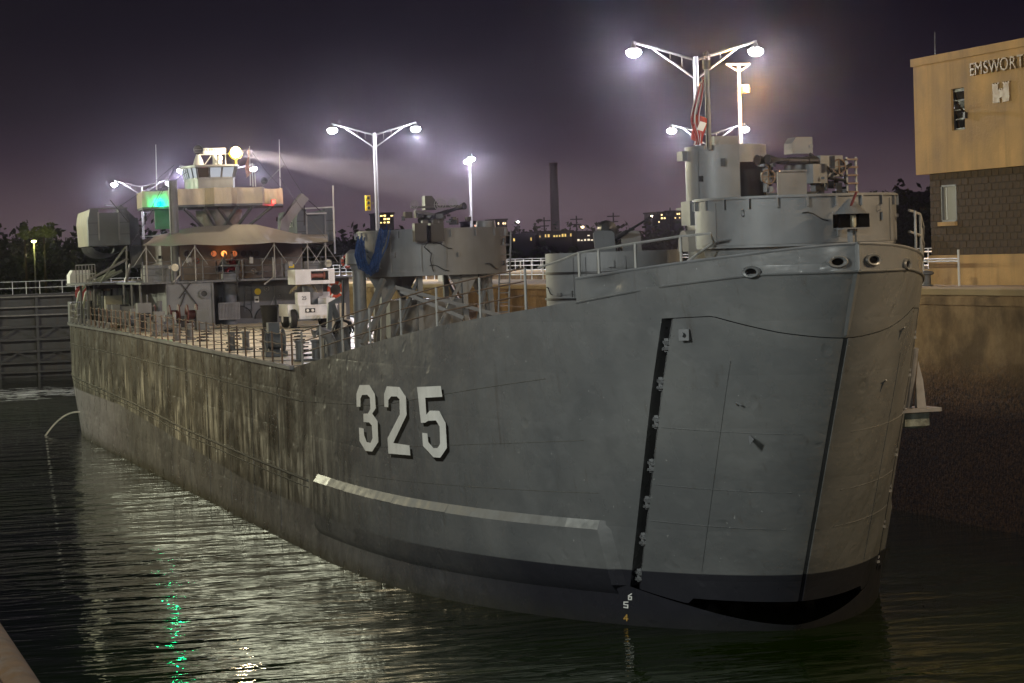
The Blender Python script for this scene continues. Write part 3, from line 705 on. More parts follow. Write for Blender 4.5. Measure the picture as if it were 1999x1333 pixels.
# bow doors
for s in (-1, 1):
    def fn(u, v, s=s):
        t = .99985-(.99985-.8905)*(1-u)**1.6; a = lerp_pts(DBOT, t); c = lerp_pts(DTOP, t)-.008; return P_bow(t, a+(c-a)*v, s, .015)
    d = MB().slab(fn, 40, 18, Vector((-s*.05, .22, 0))).build('bow_door', HULL, SHIP, smooth=40)
    # hinges in the slit
    for k in range(7):
        z = 6.95-k*.92-(k > 2)*.15; p = P_bow(.8845, z, s)
        h = MB().cyl(p+Vector((-s*.13, .1, -.16)), p+Vector((-s*.13, .1, .16)), .075, n=8)
        h.bar(p+Vector((-s*.10, .26, .08)), p+Vector((-s*.06, -.12, .05)), .10, .07).bar(p+Vector((-s*.10, .26, -.10)), p+Vector((-s*.06, -.12, -.07)), .10, .07)
        h.build('hinge', GREY, d)
    if s == -1:
        q = P_bow(.905, 7.2, s, .06); MB().box(q, (.14, .26, .26), .75).cyl(q+Vector((-.1, -.08, .02)), q+Vector((-.13, -.105, .02)), .05, n=10).build('padeye', GREY, d)
        q = P_bow(.967, 4.75, s, .05); MB().add([q+Vector((0, .1, .12)), q+Vector((-.02, -.28, .02)), q+Vector((-.10, -.2, -.12)), q+Vector((.05, .05, -.02))], [(0, 1, 2), (0, 2, 3), (0, 3, 1), (1, 3, 2)]).build('step', GREY, d)
        q = P_bow(.955, 5.55, s, .04); MB().tube([q, q+Vector((-.05, -.05, .07)), q+Vector((.05, -.14, .0))], .02, 5).build('eyebolt', GREY, d)
    else:
        for t, z in ((.955, 7.1), (.972, 5.9)):
            q = P_bow(t, z, s, .02); MB().tube([q+Vector((0, .1, -.18)), q+Vector((.06, 0, .05)), q+Vector((.08, -.1, .1))], .02, 5).build('eyebolt', GREYL, d)
    # rub plates welded on the door seam
    seam = MB()
    for t, z0, z1 in ((.945, 1.5, 6.6),):
        seam.tube([P_bow(t, z0+(z1-z0)*k/12, s, .02) for k in range(13)], .012, 4)
    for z in (2.7, 3.6, 5.0):
        seam.tube([P_bow(.893+.1*k/10, z-.15*k/10, s, .018) for k in range(11)], .012, 4)
    seam.build('weld_seam', HULL, d)
# stem plates
st = MB()
for z0, z1 in ((7.12, 8.56),):
    a, c = Vector((0, stem_y(z0)-.03, z0)), Vector((0, stem_y(z1)-.03, z1))
    for s in (-1, 1): st.add([a, c, c+Vector((s*.20, .09, 0)), a+Vector((s*.17, .10, 0)), a+Vector((0, .1, 0)), c+Vector((0, .1, 0))], [(0, 1, 2, 3), (0, 3, 4), (1, 5, 2)])
st.build('stem_plate', HULL, SHIP, smooth=0)
# bulwark of the forecastle, standing upright on the knuckle
def bul_fn(s):
    def fn(u, v):
        y = .56+(7.0-.56)*u**1.4; zk = sheer(y); x = half(y, zk); zt = lerp_pts(BULW, y)
        dent = 0
        if s == -1: dent = -.17*math.exp(-((y-6.0)/.45)**2)*math.sin(v*math.pi)**1 - .16*math.exp(-((y-4.6)/.22)**2)*max(0, 1-v*1.2)*1.1
        return Vector((s*(x+dent+.0), y, zk+(zt-zk)*v))
    return fn
for s in (-1, 1):
    bw = MB().slab(bul_fn(s), 60, 8, Vector((-s*.05, .06, 0))).build('bulwark', HULL, SHIP, smooth=40, label='dented bulwark plate' if s == -1 else None)
    # capping rail and knuckle bead
    m_ = MB().tube([bul_fn(s)(k/40, 1) + Vector((0, 0, .01)) for k in range(41)], .035, 6)
    m_.build('cap_rail', GREY, bw)
    MB().tube([bul_fn(s)(k/40, 0) + Vector((s*.01, -.01, -.01)) for k in range(41)], .03, 6).build('knuckle_bead', HULL, bw)
    # fairleads
    for px, py in (((1468, 531), (1635, 511)) if s == -1 else ((1703, 507), (1768, 516))):
        best = min(((at(px, py, y=yy), yy) for yy in [i*.02+.6 for i in range(300)]), key=lambda q: abs(abs(q[0].x)-half(q[1], sheer(q[1]))) + (10 if q[0].x*s < 0 else 0))
        p, yy = best; e = .05; tv = Vector((s*(half(yy+e, 8.5)-half(yy-e, 8.5)), 2*e, 0)).normalized(); nrm = Vector((tv.y, -tv.x, 0))
        if nrm.x*s < 0: nrm = -nrm
        M3 = Matrix((tv, Vector((0, 0, 1)), nrm)).transposed()
        M3 = M3 @ Matrix.Diagonal((1.45, .85, 1))
        f_ = MB().lathe([(.09, .03), (.10, .07), (.14, .085), (.165, .05), (.165, -.02)], p, 20, M=M3).build('fairlead', HULL, bw)
        MB().lathe([(.0, .02), (.105, .02)], p, 20, M=M3).build('fairlead_hole', BLACK, f_)  # black disc stands in for the dark of an open hole

# ---- hull fittings that follow the side
def side_tube(z, y0, y1, r, name, mat, n=40, s=-1, out=.0, step=None):
    MB().tube([Vector((s*(half(y0+(y1-y0)*k/n, (z(y0+(y1-y0)*k/n) if callable(z) else z))+out), y0+(y1-y0)*k/n, z(y0+(y1-y0)*k/n) if callable(z) else z)) for k in range(n+1)], r, 6).build(name, mat, HO)
Z2 = lambda y: lerp_pts([(8, 6.15), (18, 5.05), (27, 4.77), (64, 4.98), (100, 5.0)], y)
ZR = lambda y: lerp_pts([(26, 2.30), (35, 2.35), (50, 2.51), (64, 2.83), (100, 3.35)], y)
SEAMM = pmat('seam_paint', (.12, .118, .105), .9, .2, 3, spec=.08)
for s in (-1, 1):
    side_tube(Z2, 8.5, 27, .011, 'weld_seam', SEAMM, 60, s); side_tube(Z2, 27, 98, .03, 'plate_lap', SEAMM, 70, s)
    side_tube(lambda y: lerp_pts([(7.5, 4.6), (20, 3.75), (28, 3.72)], y), 7.5, 20, .009, 'weld_seam', SEAMM, 50, s)
    side_tube(lambda y: lerp_pts([(7.4, 3.3), (20, 2.95)], y), 7.4, 20, .009, 'weld_seam', SEAMM, 50, s)
    side_tube(ZR, 26.5, 99, .05, 'rubbing_strake', SEAMM, 70, s); side_tube(lambda y: ZR(y)-.22, 26.5, 98, .025, 'rubbing_strake', SEAMM, 70, s)
    y = 31.
    while y < 99:                     # vertical butt laps of the plating
        m_ = MB().tube([Vector((s*(half(y+random.uniform(-.02, .02), z)+.004), y, z)) for z in [.3, .7, 1.4, 2.2, 3, 3.8, 4.6, 5.4, 5.85]], .011, 5)
        m_.build('plate_butt', HULL, HO); y += 4.6 if y < 80 else 3.2
    # sponson along the lower bow: sloping upper plates, upright face below
    zt, zm, zb = 2.62, 2.40, 1.02
    def sp_fn(y, k, s=s):
        p = Vector((s*half(y, (zt, zm, zb, zb-.06)[k]), y, (zt, zm, zb, zb-.06)[k])); e = .05
        tv = Vector((s*(half(y+e, 2)-half(y-e, 2)), 2*e, 0)).normalized(); n = Vector((tv.y, -tv.x, 0)); n = -n if n.x*s < 0 else n
        return p+n*((.012, .17, .15, .0)[k] if s < 0 else (.004, .05, .04, .0)[k])
    N_ = 70; ysp = [7.55+(25.0-7.55)*(i/N_)**1.15 for i in range(N_+1)]
    def sp_side(y, q):
        z = zm+(zb-zm)*q; p = Vector((s*half(y, z), y, z)); e = .05
        tv = Vector((s*(half(y+e, 2)-half(y-e, 2)), 2*e, 0)).normalized(); n = Vector((tv.y, -tv.x, 0)); n = -n if n.x*s < 0 else n
        return p+n*(.17 if s < 0 else .05)
    face = MB(); face.add([sp_side(y, q) if q < 2 else Vector((s*(half(y, zb-.25)-.01), y, zb-.25)) for y in ysp for q in (0, .5, 1, 2)], [(i*4+j, (i+1)*4+j, (i+1)*4+j+1, i*4+j+1) for i in range(N_) for j in range(3)])
    zz = (zt, zm, 1.9, 1.4, zb)
    def sp_end(z):
        return sp_side(ysp[0], (zm-z)/(zm-zb)) if z < zm else sp_fn(ysp[0], 0 if z > zm+.01 else 1)
    hy = ysp[0]-.28
    face.add([p for z in zz for p in (sp_end(z), Vector((s*(half(hy, z)-.01), hy, z)))], [(2*i, 2*i+1, 2*i+3, 2*i+2) for i in range(len(zz)-1)])
    sp_ = face.build('sponson', HULL, SHIP, smooth=40)
    TOPP = pmat('scraped_plate', (.27, .275, .265), .42, .4, 2.5, bump=.4, bscale=2.2)  # lighter end plates: light caught by the bevel put into their colour
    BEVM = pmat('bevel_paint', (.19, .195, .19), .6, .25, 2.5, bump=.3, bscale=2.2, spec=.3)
    j = 0
    while j < N_:
        j2 = min(N_, j+random.choice((5, 6, 7))); g_ = MB(); off = random.uniform(-.012, .012)
        ya = [ysp[i] for i in range(j, j2+1)]
        g_.add([sp_fn(y, k)+Vector((0, 0, off*(k == 1))) for y in ya for k in (0, 1)], [(i*2, (i+1)*2, (i+1)*2+1, i*2+1) for i in range(len(ya)-1)])
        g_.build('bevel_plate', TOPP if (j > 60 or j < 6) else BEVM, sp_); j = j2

# ---- painted number: white figures with a black drop shade, laid on the curved plating
def hit(px, py, out=.012):
    d = (_f*FPX + _cr*(px-W0/2) - _cu*(py-H0/2)); d /= d.y
    lo, hi = None, None; prev = None
    for k in range(0, 420):
        y = 2+k*.08; p = CAM+d*(y-CAM.y)
        if p.x > -half(y, p.z): lo, hi = y-.08, y; break
    else: return None
    for _ in range(18):
        y = (lo+hi)/2; p = CAM+d*(y-CAM.y)
        if p.x > -half(y, p.z): hi = y
        else: lo = y
    p = CAM+d*(hi-CAM.y); e = .05; tv = Vector((-(half(p.y+e, p.z)-half(p.y-e, p.z)), 2*e, 0)).normalized(); n = Vector((-tv.y, tv.x, 0)); n = -n if n.x > 0 else n
    return p+n*out
FIG = {'3': [(364,288),(380,244),(432,243),(460,290),(465,365),(446,392),(474,432),(478,540),(446,590),(411,586),(380,535),(377,465),(402,470),(404,505),(418,540),(437,545),(448,520),(444,455),(430,438),(401,436),(400,393),(424,392),(437,368),(434,310),(420,294),(393,296),(385,315),(385,357),(365,357)],
       '2': [(508,290),(522,250),(588,254),(622,305),(625,400),(556,545),(640,558),(645,610),(530,600),(526,520),(590,395),(588,318),(573,303),(545,303),(530,322),(530,360),(509,357)],
       '5': [(679,254),(803,248),(811,305),(722,310),(728,398),(745,377),(795,378),(828,440),(835,570),(800,622),(765,620),(710,560),(706,492),(733,495),(738,540),(765,572),(785,572),(800,550),(797,460),(778,428),(737,430),(722,440),(700,440)]}
def paint_poly(name, poly, dx, dy, out, mat, parent):
    pts = [Vector((560+(a+dx)/2.6657, 660+(b+dy)/2.6657, 0)) for a, b in poly]
    tris = [tuple(t) for t in tessellate_polygon([pts])]
    bm = bmesh.new(); vs = [bm.verts.new(p) for p in pts]
    for t in tris:
        try: bm.faces.new([vs[i] for i in t])
        except ValueError: pass
    bmesh.ops.subdivide_edges(bm, edges=bm.edges[:], cuts=3, use_grid_fill=True)
    bmesh.ops.triangulate(bm, faces=bm.faces[:])
    bm.verts.index_update(); m_ = MB()
    m_.v = [hit(v.co.x, v.co.y, out) for v in bm.verts]; m_.f = [tuple(v.index for v in f.verts) for f in bm.faces]; bm.free()
    return m_.build(name, mat, parent, smooth=180)
for k_, poly in FIG.items():
    paint_poly('figure_shade', poly, 13, 20, .007, DIGITB, HO)
    paint_poly('figure', poly, 0, 0, .012, DIGIT, HO)
# draught marks
def strokes(segs, w, name, mat, parent, ox, oy, sc):
    for a, b in segs:
        A = Vector((ox+a[0]*sc, oy+a[1]*sc)); B = Vector((ox+b[0]*sc, oy+b[1]*sc)); d = (B-A).normalized()*w/2; n = Vector((-d.y, d.x))
        yield [A-d+n, B+d+n, B+d-n, A-d-n]
SEG = {'6': [((3, 0), (0, 2)), ((0, 2), (0, 6)), ((0, 6), (3, 6)), ((3, 6), (3, 3)), ((3, 3), (0, 3))], '5': [((4, 0), (0, 0)), ((0, 0), (0, 2.5)), ((0, 2.5), (4, 3)), ((4, 3), (4, 6)), ((4, 6), (0, 5.5))], '4': [((3, 0), (0, 4)), ((0, 4), (4, 4.3)), ((3, 0), (3, 6))]}
MARKY = pmat('mark_ochre', (.55, .33, .08), .6, .2, 3)
for k_, (ox, oy), mt in (('6', (1228, 1159), DIGIT), ('5', (1219, 1175), DIGIT), ('4', (1219, 1200), MARKY)):
    m_ = MB()
    for q in strokes(SEG[k_], 2.2, '', None, None, ox, oy, 1.85):
        pp = [hit(a.x, a.y, .02) for a in q]
        if all(pp): m_.add(pp, [(0, 1, 2, 3)])
    m_.build('draught_mark', mt, HO, smooth=0)

# ---- decks
DECK = pmat('deck_paint', (.74, .66, .50), .38, .22, .8, bump=.08, bscale=5, streak=0)
dk = MB()
ys = [1.2+i*1.2 for i in range(23)] + [28+i*3 for i in range(25)]
dk.add([(s*(half(y, sheer(y))-.04)*q, y, sheer(y)-.06) for y in ys for s, q in ((-1, 1), (0, 0), (1, 1))], [(i*3+j, (i+1)*3+j, (i+1)*3+j+1, i*3+j+1) for i in range(len(ys)-1) for j in range(2)])
DK = dk.build('deck', DECK, SHIP)
for y in range(30, 74, 4): MB().b2((-6.9, y-.03, sheer(y)-.055), (6.9, y+.03, sheer(y)-.035)).build('deck_seam', GREY, DK)
# tie-down fittings on the deck
fit = MB().lathe([(0, .07), (.12, .07), (.16, .0)], (0, 0, 0), 8).b2((-.26, -.03, 0), (.26, .03, .05)).b2((-.03, -.26, 0), (.03, .26, .05)).build('deck_fitting', DARK, DK, local=True)
fit.location = Vector((-5, 32, sheer(32)-.05))-ORG[SHIP.name]
for i in range(10):
    for j in range(9):
        x = -5.6+j*1.4+(i % 2)*.6; y = 33+i*3.6
        if (i, j) == (0, 0): continue
        c = fit.copy(); COL.objects.link(c); c.parent = DK; c.location = Vector((x, y, sheer(y)-.05))-ORG[SHIP.name]
# gunwale bar along the flat deck edge
for s in (-1, 1):
    gw = MB().add([], [])
    pts = [Vector((s*(half(y, 6)+.04), y, sheer(y)-.02)) for y in [28.2+i*1.5 for i in range(38)] + [86+i*.8 for i in range(17)]]
    for a, b in zip(pts, pts[1:]): gw.bar(a, b, .16, .12)
    gw.build('gunwale', GREY, SHIP)

# ---- side railing: stanchions and wires
def railing(name, pts, h, wires, pm, wm, pr=.03, wr=.012, sag=.04):
    r = MB()
    for f in wires:
        for a, b in zip(pts, pts[1:]):
            a2, b2 = a+Vector((0, 0, h*f)), b+Vector((0, 0, h*f)); r.tube([a2, (a2+b2)/2-Vector((0, 0, sag)), b2], wr, 4)
    rl = r.build(name, wm, SHIP)
    for p in pts: MB().cyl(p, p+Vector((0, 0, h)), pr, n=6).build('stanchion', pm, rl)
    return rl
deckpts = [Vector((-(half(y, 6)-.06), y, sheer(y))) for y in [28.6+i*1.62 for i in range(33)]]
railing('side_railing', deckpts, 1.06, (.36, .66, .97), RUSTY, RUSTY, .032, .014, .05)
railing('side_railing', [Vector((half(y, 6)-.06, y, sheer(y))) for y in [30+i*2.4 for i in range(19)]], 1.06, (.36, .66, .97), RUSTY, RUSTY, .032, .012)
sternpts = [Vector((-(half(y, 6)-.06), y, sheer(y))) for y in [86.5, 88, 89.5, 91, 92.5, 94, 95.4, 96.8, 98, 99]]
railing('stern_railing', sternpts, 1.1, (.33, .66, 1.0), PIPE, PIPE, .03, .018, .03)
bp = [Vector((-(half(y, sheer(y))-.10), y, sheer(y))) for y in (27.2, 24.5, 21.8, 19.0, 16.4, 13.9, 11.4, 9.2)]
railing('bow_railing', bp, 1.08, (.38, .70, 1.0), PIPE, RUSTY, .035, .020, .0)
bp = [bul_fn(-1)(((y-.56)/6.44)**(1/1.4), 1)+Vector((.05, .05, 0)) for y in (6.9, 6.2, 5.0, 3.7)]
rl = railing('bulwark_rail', bp, .62, (1.0,), PIPE, PIPE, .035, .03, .0)
e0, e1 = bp[-1]+Vector((0, 0, .62)), bp[-1]+Vector((.45, -.75, .66))
MB().tube([bp[0]+Vector((-.35, 2.2, .28)), bp[0]+Vector((-.15, 1.0, .45)), bp[0]+Vector((0, 0, .62))], .03, 6).build('return_bend', PIPE, rl)
MB().tube([e0, e1, e1+Vector((.3, .6, -.2)), e1+Vector((-.05, 1.4, -.62))], .03, 6).build('return_bend', PIPE, rl)
rr = [bul_fn(1)(((y-.56)/6.44)**(1/1.4), 1) for y in (2.6, 3.6, 4.8, 6.0)]
m_ = MB()
for h in (.45, .95): m_.tube([rr[0]+Vector((-.1, .1, h)), rr[1]+Vector((0, 0, h)), rr[2]+Vector((.05, 0, h*.82)), rr[3]+Vector((.08, 0, h*.45))], .03, 6)
rp = m_.build('bulwark_rail', PIPE, SHIP)
for p in rr[:3]: MB().cyl(p, p+Vector((0, 0, .93)), .03, n=6).build('stanchion', PIPE, rp)

# ---- port anchor on its bill board
def anchor():
    b = at(1790, 800, y=8.5); r = thing('bow_anchor', 'grey anchor with an upright fluke hung on the port bow', 'anchor', b)
    AN = pmat('anchor_paint', (.24, .235, .24), .45, .25, 3)
    fl = lambda dx, dy: MB().add([b+Vector((dx-.12, dy-.06, .05)), b+Vector((dx+.14, dy-.06, .05)), b+Vector((dx+.14, dy+.08, .05)), b+Vector((dx-.12, dy+.08, .05)), b+Vector((dx-.10, dy, .75)), b+Vector((dx+.10, dy, .75)), b+Vector((dx-.02, dy+.02, 1.28))], [(0, 1, 5, 4), (1, 2, 5), (2, 3, 4, 5), (3, 0, 4), (4, 5, 6), (0, 3, 2, 1)])
    fl(.10, 0).build('fluke', AN, r); fl(-.42, .5).build('fluke', AN, r)
    MB().b2(b+Vector((-.62, -.25, -.05)), b+Vector((.58, .7, .05))).build('crown_plate', AN, r)
    MB().b2(b+Vector((-.35, 0, -.42)), b+Vector((.35, .55, -.05))).lathe([(0, -.5), (.3, -.46), (.34, -.42)], b+Vector((0, .2, 0)), 10).build('tripping_block', pmat('anchor_block', (.17, .19, .17), .6, .6, 4, bump=.5), r)
    MB().cyl(b+Vector((-.1, .3, 0)), Vector((5.1, 8.4, b.z+1.6)), .09).build('shank', AN, r)
anchor()
# over-side discharge
WJ = pmat('water_jet', (.75, .75, .72), .3, .1, 3)
p0 = Vector((-half(88, 1.0)-.0, 88.0, 1.25)); pts = [p0+Vector((-1.9*t, .7*t, .25*t-1.55*t*t)) for t in [i/10 for i in range(11)]]
o = MB().tube(pts, .05, 6); 
solo(o, 'water_discharge', WJ, 'thin arc of water pouring from the hull side near the stern', 'water jet')
# ================================================================== forecastle
def ring_tub(c, r, z0, z1, name, parent, mat, a0=0, a1=2*math.pi, th=.04, n=40, tabs=0):
    prof = [(r, z0), (r, z1), (r-th, z1), (r-th, z0), (r, z0)]
    o = MB().lathe([(a, b) for a, b in prof], (c[0], c[1], 0), n, a0=a0, a1=a1).build(name, mat, parent, smooth=40)
    if tabs:
        MB().lathe([(r, z1-.06), (r+.05, z1-.06), (r+.05, z1-.02), (r, z1-.02)], (c[0], c[1], 0), n, a0=a0, a1=a1).build('rim', mat, o)
        for k in range(tabs):
            t = a0+(a1-a0)*(k+.5)/tabs; d = Vector((math.cos(t), math.sin(t), 0)); p = Vector((c[0], c[1], 0))+d*(r+.03)
            MB().box((p.x, p.y, z1-.17), (.06, .05, .22), t).build('bracket', mat, o)
    return o
TC = (.12, 4.35)
ring_tub(TC, 2.36, 9.22, 10.33, 'bow_gun_tub', SHIP, GREYL, tabs=22)
MB().lathe([(0, 9.22), (2.34, 9.22), (2.34, 9.16), (0, 9.16)], (TC[0], TC[1], 0), 36).build('tub_floor', GREY, SHIP)
MB().lathe([(1.9, 8.3), (2.2, 9.16)], (TC[0], TC[1], 0), 30).build('tub_support', GREY, SHIP)
# walls running aft from the tub to the director tower
for s in (-1, 1):
    MB().b2((TC[0]+s*1.0-.03, 6.3, 8.1), (TC[0]+s*1.0+.03, 8.8, 10.2)).build('screen_wall', GREYL, SHIP)
MB().b2((TC[0]-1.0, 8.8, 8.0), (TC[0]+1.0, 8.86, 10.2)).build('screen_wall', GREYL, SHIP)
ring_tub((0, 8.35), 1.02, 10.22, 11.72, 'director_tub', SHIP, GREYL, a0=math.radians(-38), a1=math.radians(268), n=32)
ring_tub((0, 8.35), 1.025, 11.28, 11.725, 'director_hood', SHIP, GREYL, a0=math.radians(-93), a1=math.radians(-37), n=10)
MB().b2((-1.0, 7.5, 10.16), (1.0, 9.3, 10.22)).build('director_floor', GREY, SHIP)
p = at(1415, 275, y=8.6); MB().b2(p+Vector((-.32, -.1, -.2)), p+Vector((.32, .1, .12))).b2(p+Vector((-.22, -.11, -.12)), p+Vector((.05, -.10, -.0))).build('director_top', GREYL, SHIP)
p = at(1355, 417, y=6.3); MB().b2(p+Vector((-.22, -.3, -.28)), p+Vector((.2, .3, .3))).build('ready_locker', GREYL, SHIP)
p = at(1334, 305, y=8.6); MB().b2(p+Vector((-.1, -.2, -.12)), p+Vector((.1, .2, .12))).build('loudspeaker_box', GREY, SHIP)
p = at(1352, 462, y=7.4)
MB().lathe([(.0, 0), (.36, 0), (.36, .5), (0, .5)], p+Vector((-.25, 0, -.2)), 16, 'x', 0, math.pi).b2(p+Vector((-.25, -.36, -.36)), p+Vector((.25, .36, -.2))).build('vent_hood', pmat('aged_canvas', (.27, .25, .22), .8, .2, 2), SHIP)
p = at(1377, 450, y=7.0); MB().tube([p+Vector((0, 0, .1)), p+Vector((0, -.25, 0)), p+Vector((-.1, -.3, -.5))], .05, 6).build('vent_pipe', GREY, SHIP)
# bow lantern with side screens and conical cap
def lantern():
    b = Vector((.22, 1.45, 8.98)); d = b+Vector((0, 0, .52)); r = thing('bow_lantern', 'bow light with conical cap and dark side screens at the stem', 'lantern', b)
    MB().cyl(b, d, .09, n=8).cyl(d+Vector((.16, .1, -.3)), d+Vector((.16, .1, 0)), .04, n=6).build('stand', GREYL, r)
    MB().b2(d+Vector((-.30, -.25, 0)), d+Vector((.30, .25, .035))).build('shelf', GREYL, r)
    for s in (-1, 1): MB().b2(d+Vector((s*.10+(-.27 if s < 0 else 0), -.20, .035)), d+Vector((s*.10+(.27 if s > 0 else 0), -.16, .34))).build('side_screen', BLACK, r)
    MB().b2(d+Vector((-.37, .1, .035)), d+Vector((.37, .14, .34))).build('back_screen', BLACK, r)
    g = MB().lathe([(.07, .04), (.09, .08), (.09, .26), (.07, .31)], d+Vector((0, -.1, 0)), 12).build('glass', pmat('lantern_glass', (.35, .33, .25), .15, .2, 8), r)
    MB().lathe([(.40, .345), (.20, .55), (.05, .68), (0, .69)], d+Vector((0, 0, 0)), 8).build('cap', GREYL, r)
    MB().bar(d+Vector((-.12, -.30, .52)), d+Vector((.02, -.30, .82)), .1, .02).build('flag_plate', pmat('maroon', (.12, .02, .02), .6, .1, 4), r)
lantern()
# jackstaff and flag
def flagstaff():
    b = at(1384, 292, y=7.55); t = at(1379, 108, y=7.55); r = thing('flagstaff', 'dark steel flagstaff with a caged light rising from the director tub', 'flagstaff', b)
    MB().cyl(b, t-Vector((0, 0, .3)), .07, .06, 10).build('staff', GREY, r)
    h = MB().cyl(t-Vector((0, 0, .34)), t-Vector((0, 0, .12)), .10, n=10).build('lamp_collar', DARK, r)
    for k in range(4):
        q = Vector((.09*math.cos(k*1.57), .09*math.sin(k*1.57), 0)); MB().tube([t-Vector((0, 0, .12))+q, t+Vector((0, 0, .05))+q, t+Vector((0, 0, .1))], .012, 4).build('cage_bar', DARK, h)
    # limp flag: hanging folds, red and white stripes
    M = bpy.data.materials.new('flag_stripes'); M.use_nodes = True; N, L = nodes(M); bs = N['Principled BSDF']; bs.inputs['Roughness'].default_value = .8
    uv = N.new('ShaderNodeUVMap'); sp = N.new('ShaderNodeSeparateXYZ'); L.new(uv.outputs[0], sp.inputs[0])
    def mth(op, a, c=0.0):
        q = N.new('ShaderNodeMath'); q.operation = op
        for i, w in ((0, a), (1, c)):
            if isinstance(w, (int, float)): q.inputs[i].default_value = w
            else: L.new(w, q.inputs[i])
        return q.outputs[0]
    stp = mth('GREATER_THAN', mth('FRACT', mth('MULTIPLY', sp.outputs[0], 6.5)), .5)
    mxx = N.new('ShaderNodeMixRGB'); L.new(stp, mxx.inputs[0]); mxx.inputs[1].default_value = (.26, .018, .02, 1); mxx.inputs[2].default_value = (.50, .46, .42, 1); L.new(mxx.outputs[0], bs.inputs['Base Color'])
    top = at(1374, 150, y=7.45); bot = at(1362, 283, y=7.45); Lh = top.z-bot.z
    def fl(u, v):
        w = .10+.20*math.sin(math.pi*min(1, v*1.1))**.8*(1-.3*v)
        xx = top.x+(bot.x-top.x)*v - .05 - w*(u-.15) + .04*math.sin(v*9)
        return (xx, 7.40+.10*math.sin(u*15+v*5)+.04*math.sin(v*11), top.z-Lh*v - .28*u*(1-v)*1.6*.5)
    o = MB().grid(fl, 36, 40); o = o.build('flag', M, smooth=180); uvl = o.data.uv_layers.new(name='UVMap')
    NV = 41
    for lp in o.data.loops: i = lp.vertex_index; uvl.data[lp.index].uv = ((i//NV)/36*1.0+.25*(i % NV)/40, (i % NV)/40)
    tag(o, 'red and white striped flag hanging limp on the bow flagstaff', 'flag')
    q = at(1371, 246, y=7.35); pz = MB().slab(lambda u, v: q+Vector((-.16+.30*u+.02*math.sin(v*6)-.14*v, .03*math.sin(u*7), .30-.62*v-.12*u)), 8, 8, Vector((0, .012, 0)))
    pn = solo(pz, 'red_pennant', RED, 'small red pennant with white marks folded below the striped flag', 'flag')
    w_ = MB().slab(lambda u, v: q+Vector((-.06+.16*u-.1*v, -.035, .12-.2*v-.05*u)), 2, 2, Vector((0, .008, 0))); w_.v = [p-ORG[pn.name] for p in w_.v]; w_.build('white_mark', WHITEP, pn, local=True)
flagstaff()

# small fittings welded to the tubs: weld beads, pad-eyes, cable clips
random.seed(17)
def tub_fittings(c, r, z0, z1, a0, a1, n):
    for i in range(n):
        t = math.radians(random.uniform(a0, a1)); d = Vector((math.cos(t), math.sin(t), 0)); p = Vector((c[0], c[1], 0))+d*r; z = random.uniform(z0+.15, z1-.3); k = random.random()
        if k < .35: MB().box((p+d*.03)+Vector((0, 0, z)), (.06, random.uniform(.05, .16), random.uniform(.05, .2)), t).build('junction_box', random.choice((GREY, GREYL, DARK)), SHIP)
        elif k < .6: MB().tube([p+d*.015+Vector((0, 0, z0+.02)), p+d*.015+Vector((0, 0, z1-.12))], .010, 5).build('weld_bead', GREY, SHIP)
        elif k < .8: MB().tube([p+d*.02+Vector((0, 0, z)), p+d*.08+Vector((0, 0, z+.03)), p+d*.08+Vector((0, 0, z+.12)), p+d*.02+Vector((0, 0, z+.15))], .015, 5).build('pad_eye', GREY, SHIP)
        else:
            q = [Vector((c[0]+(r+.02)*math.cos(t+j*.05), c[1]+(r+.02)*math.sin(t+j*.05), z+.05*math.sin(j*1.1)-.03*j)) for j in range(6)]
            MB().tube(q, .014, 5).build('cable', DARK, SHIP)
tub_fittings(TC, 2.36, 9.22, 10.33, 175, 320, 9)
tub_fittings((0, 8.35), 1.02, 10.22, 11.72, 175, 265, 3)
tub_fittings((-1.95, 30.0), 2.5, 8.7, 10.1, 170, 330, 20)
tub_fittings((-1.75, 12.2), 1.78, 7.6, 9.17, 170, 300, 10)

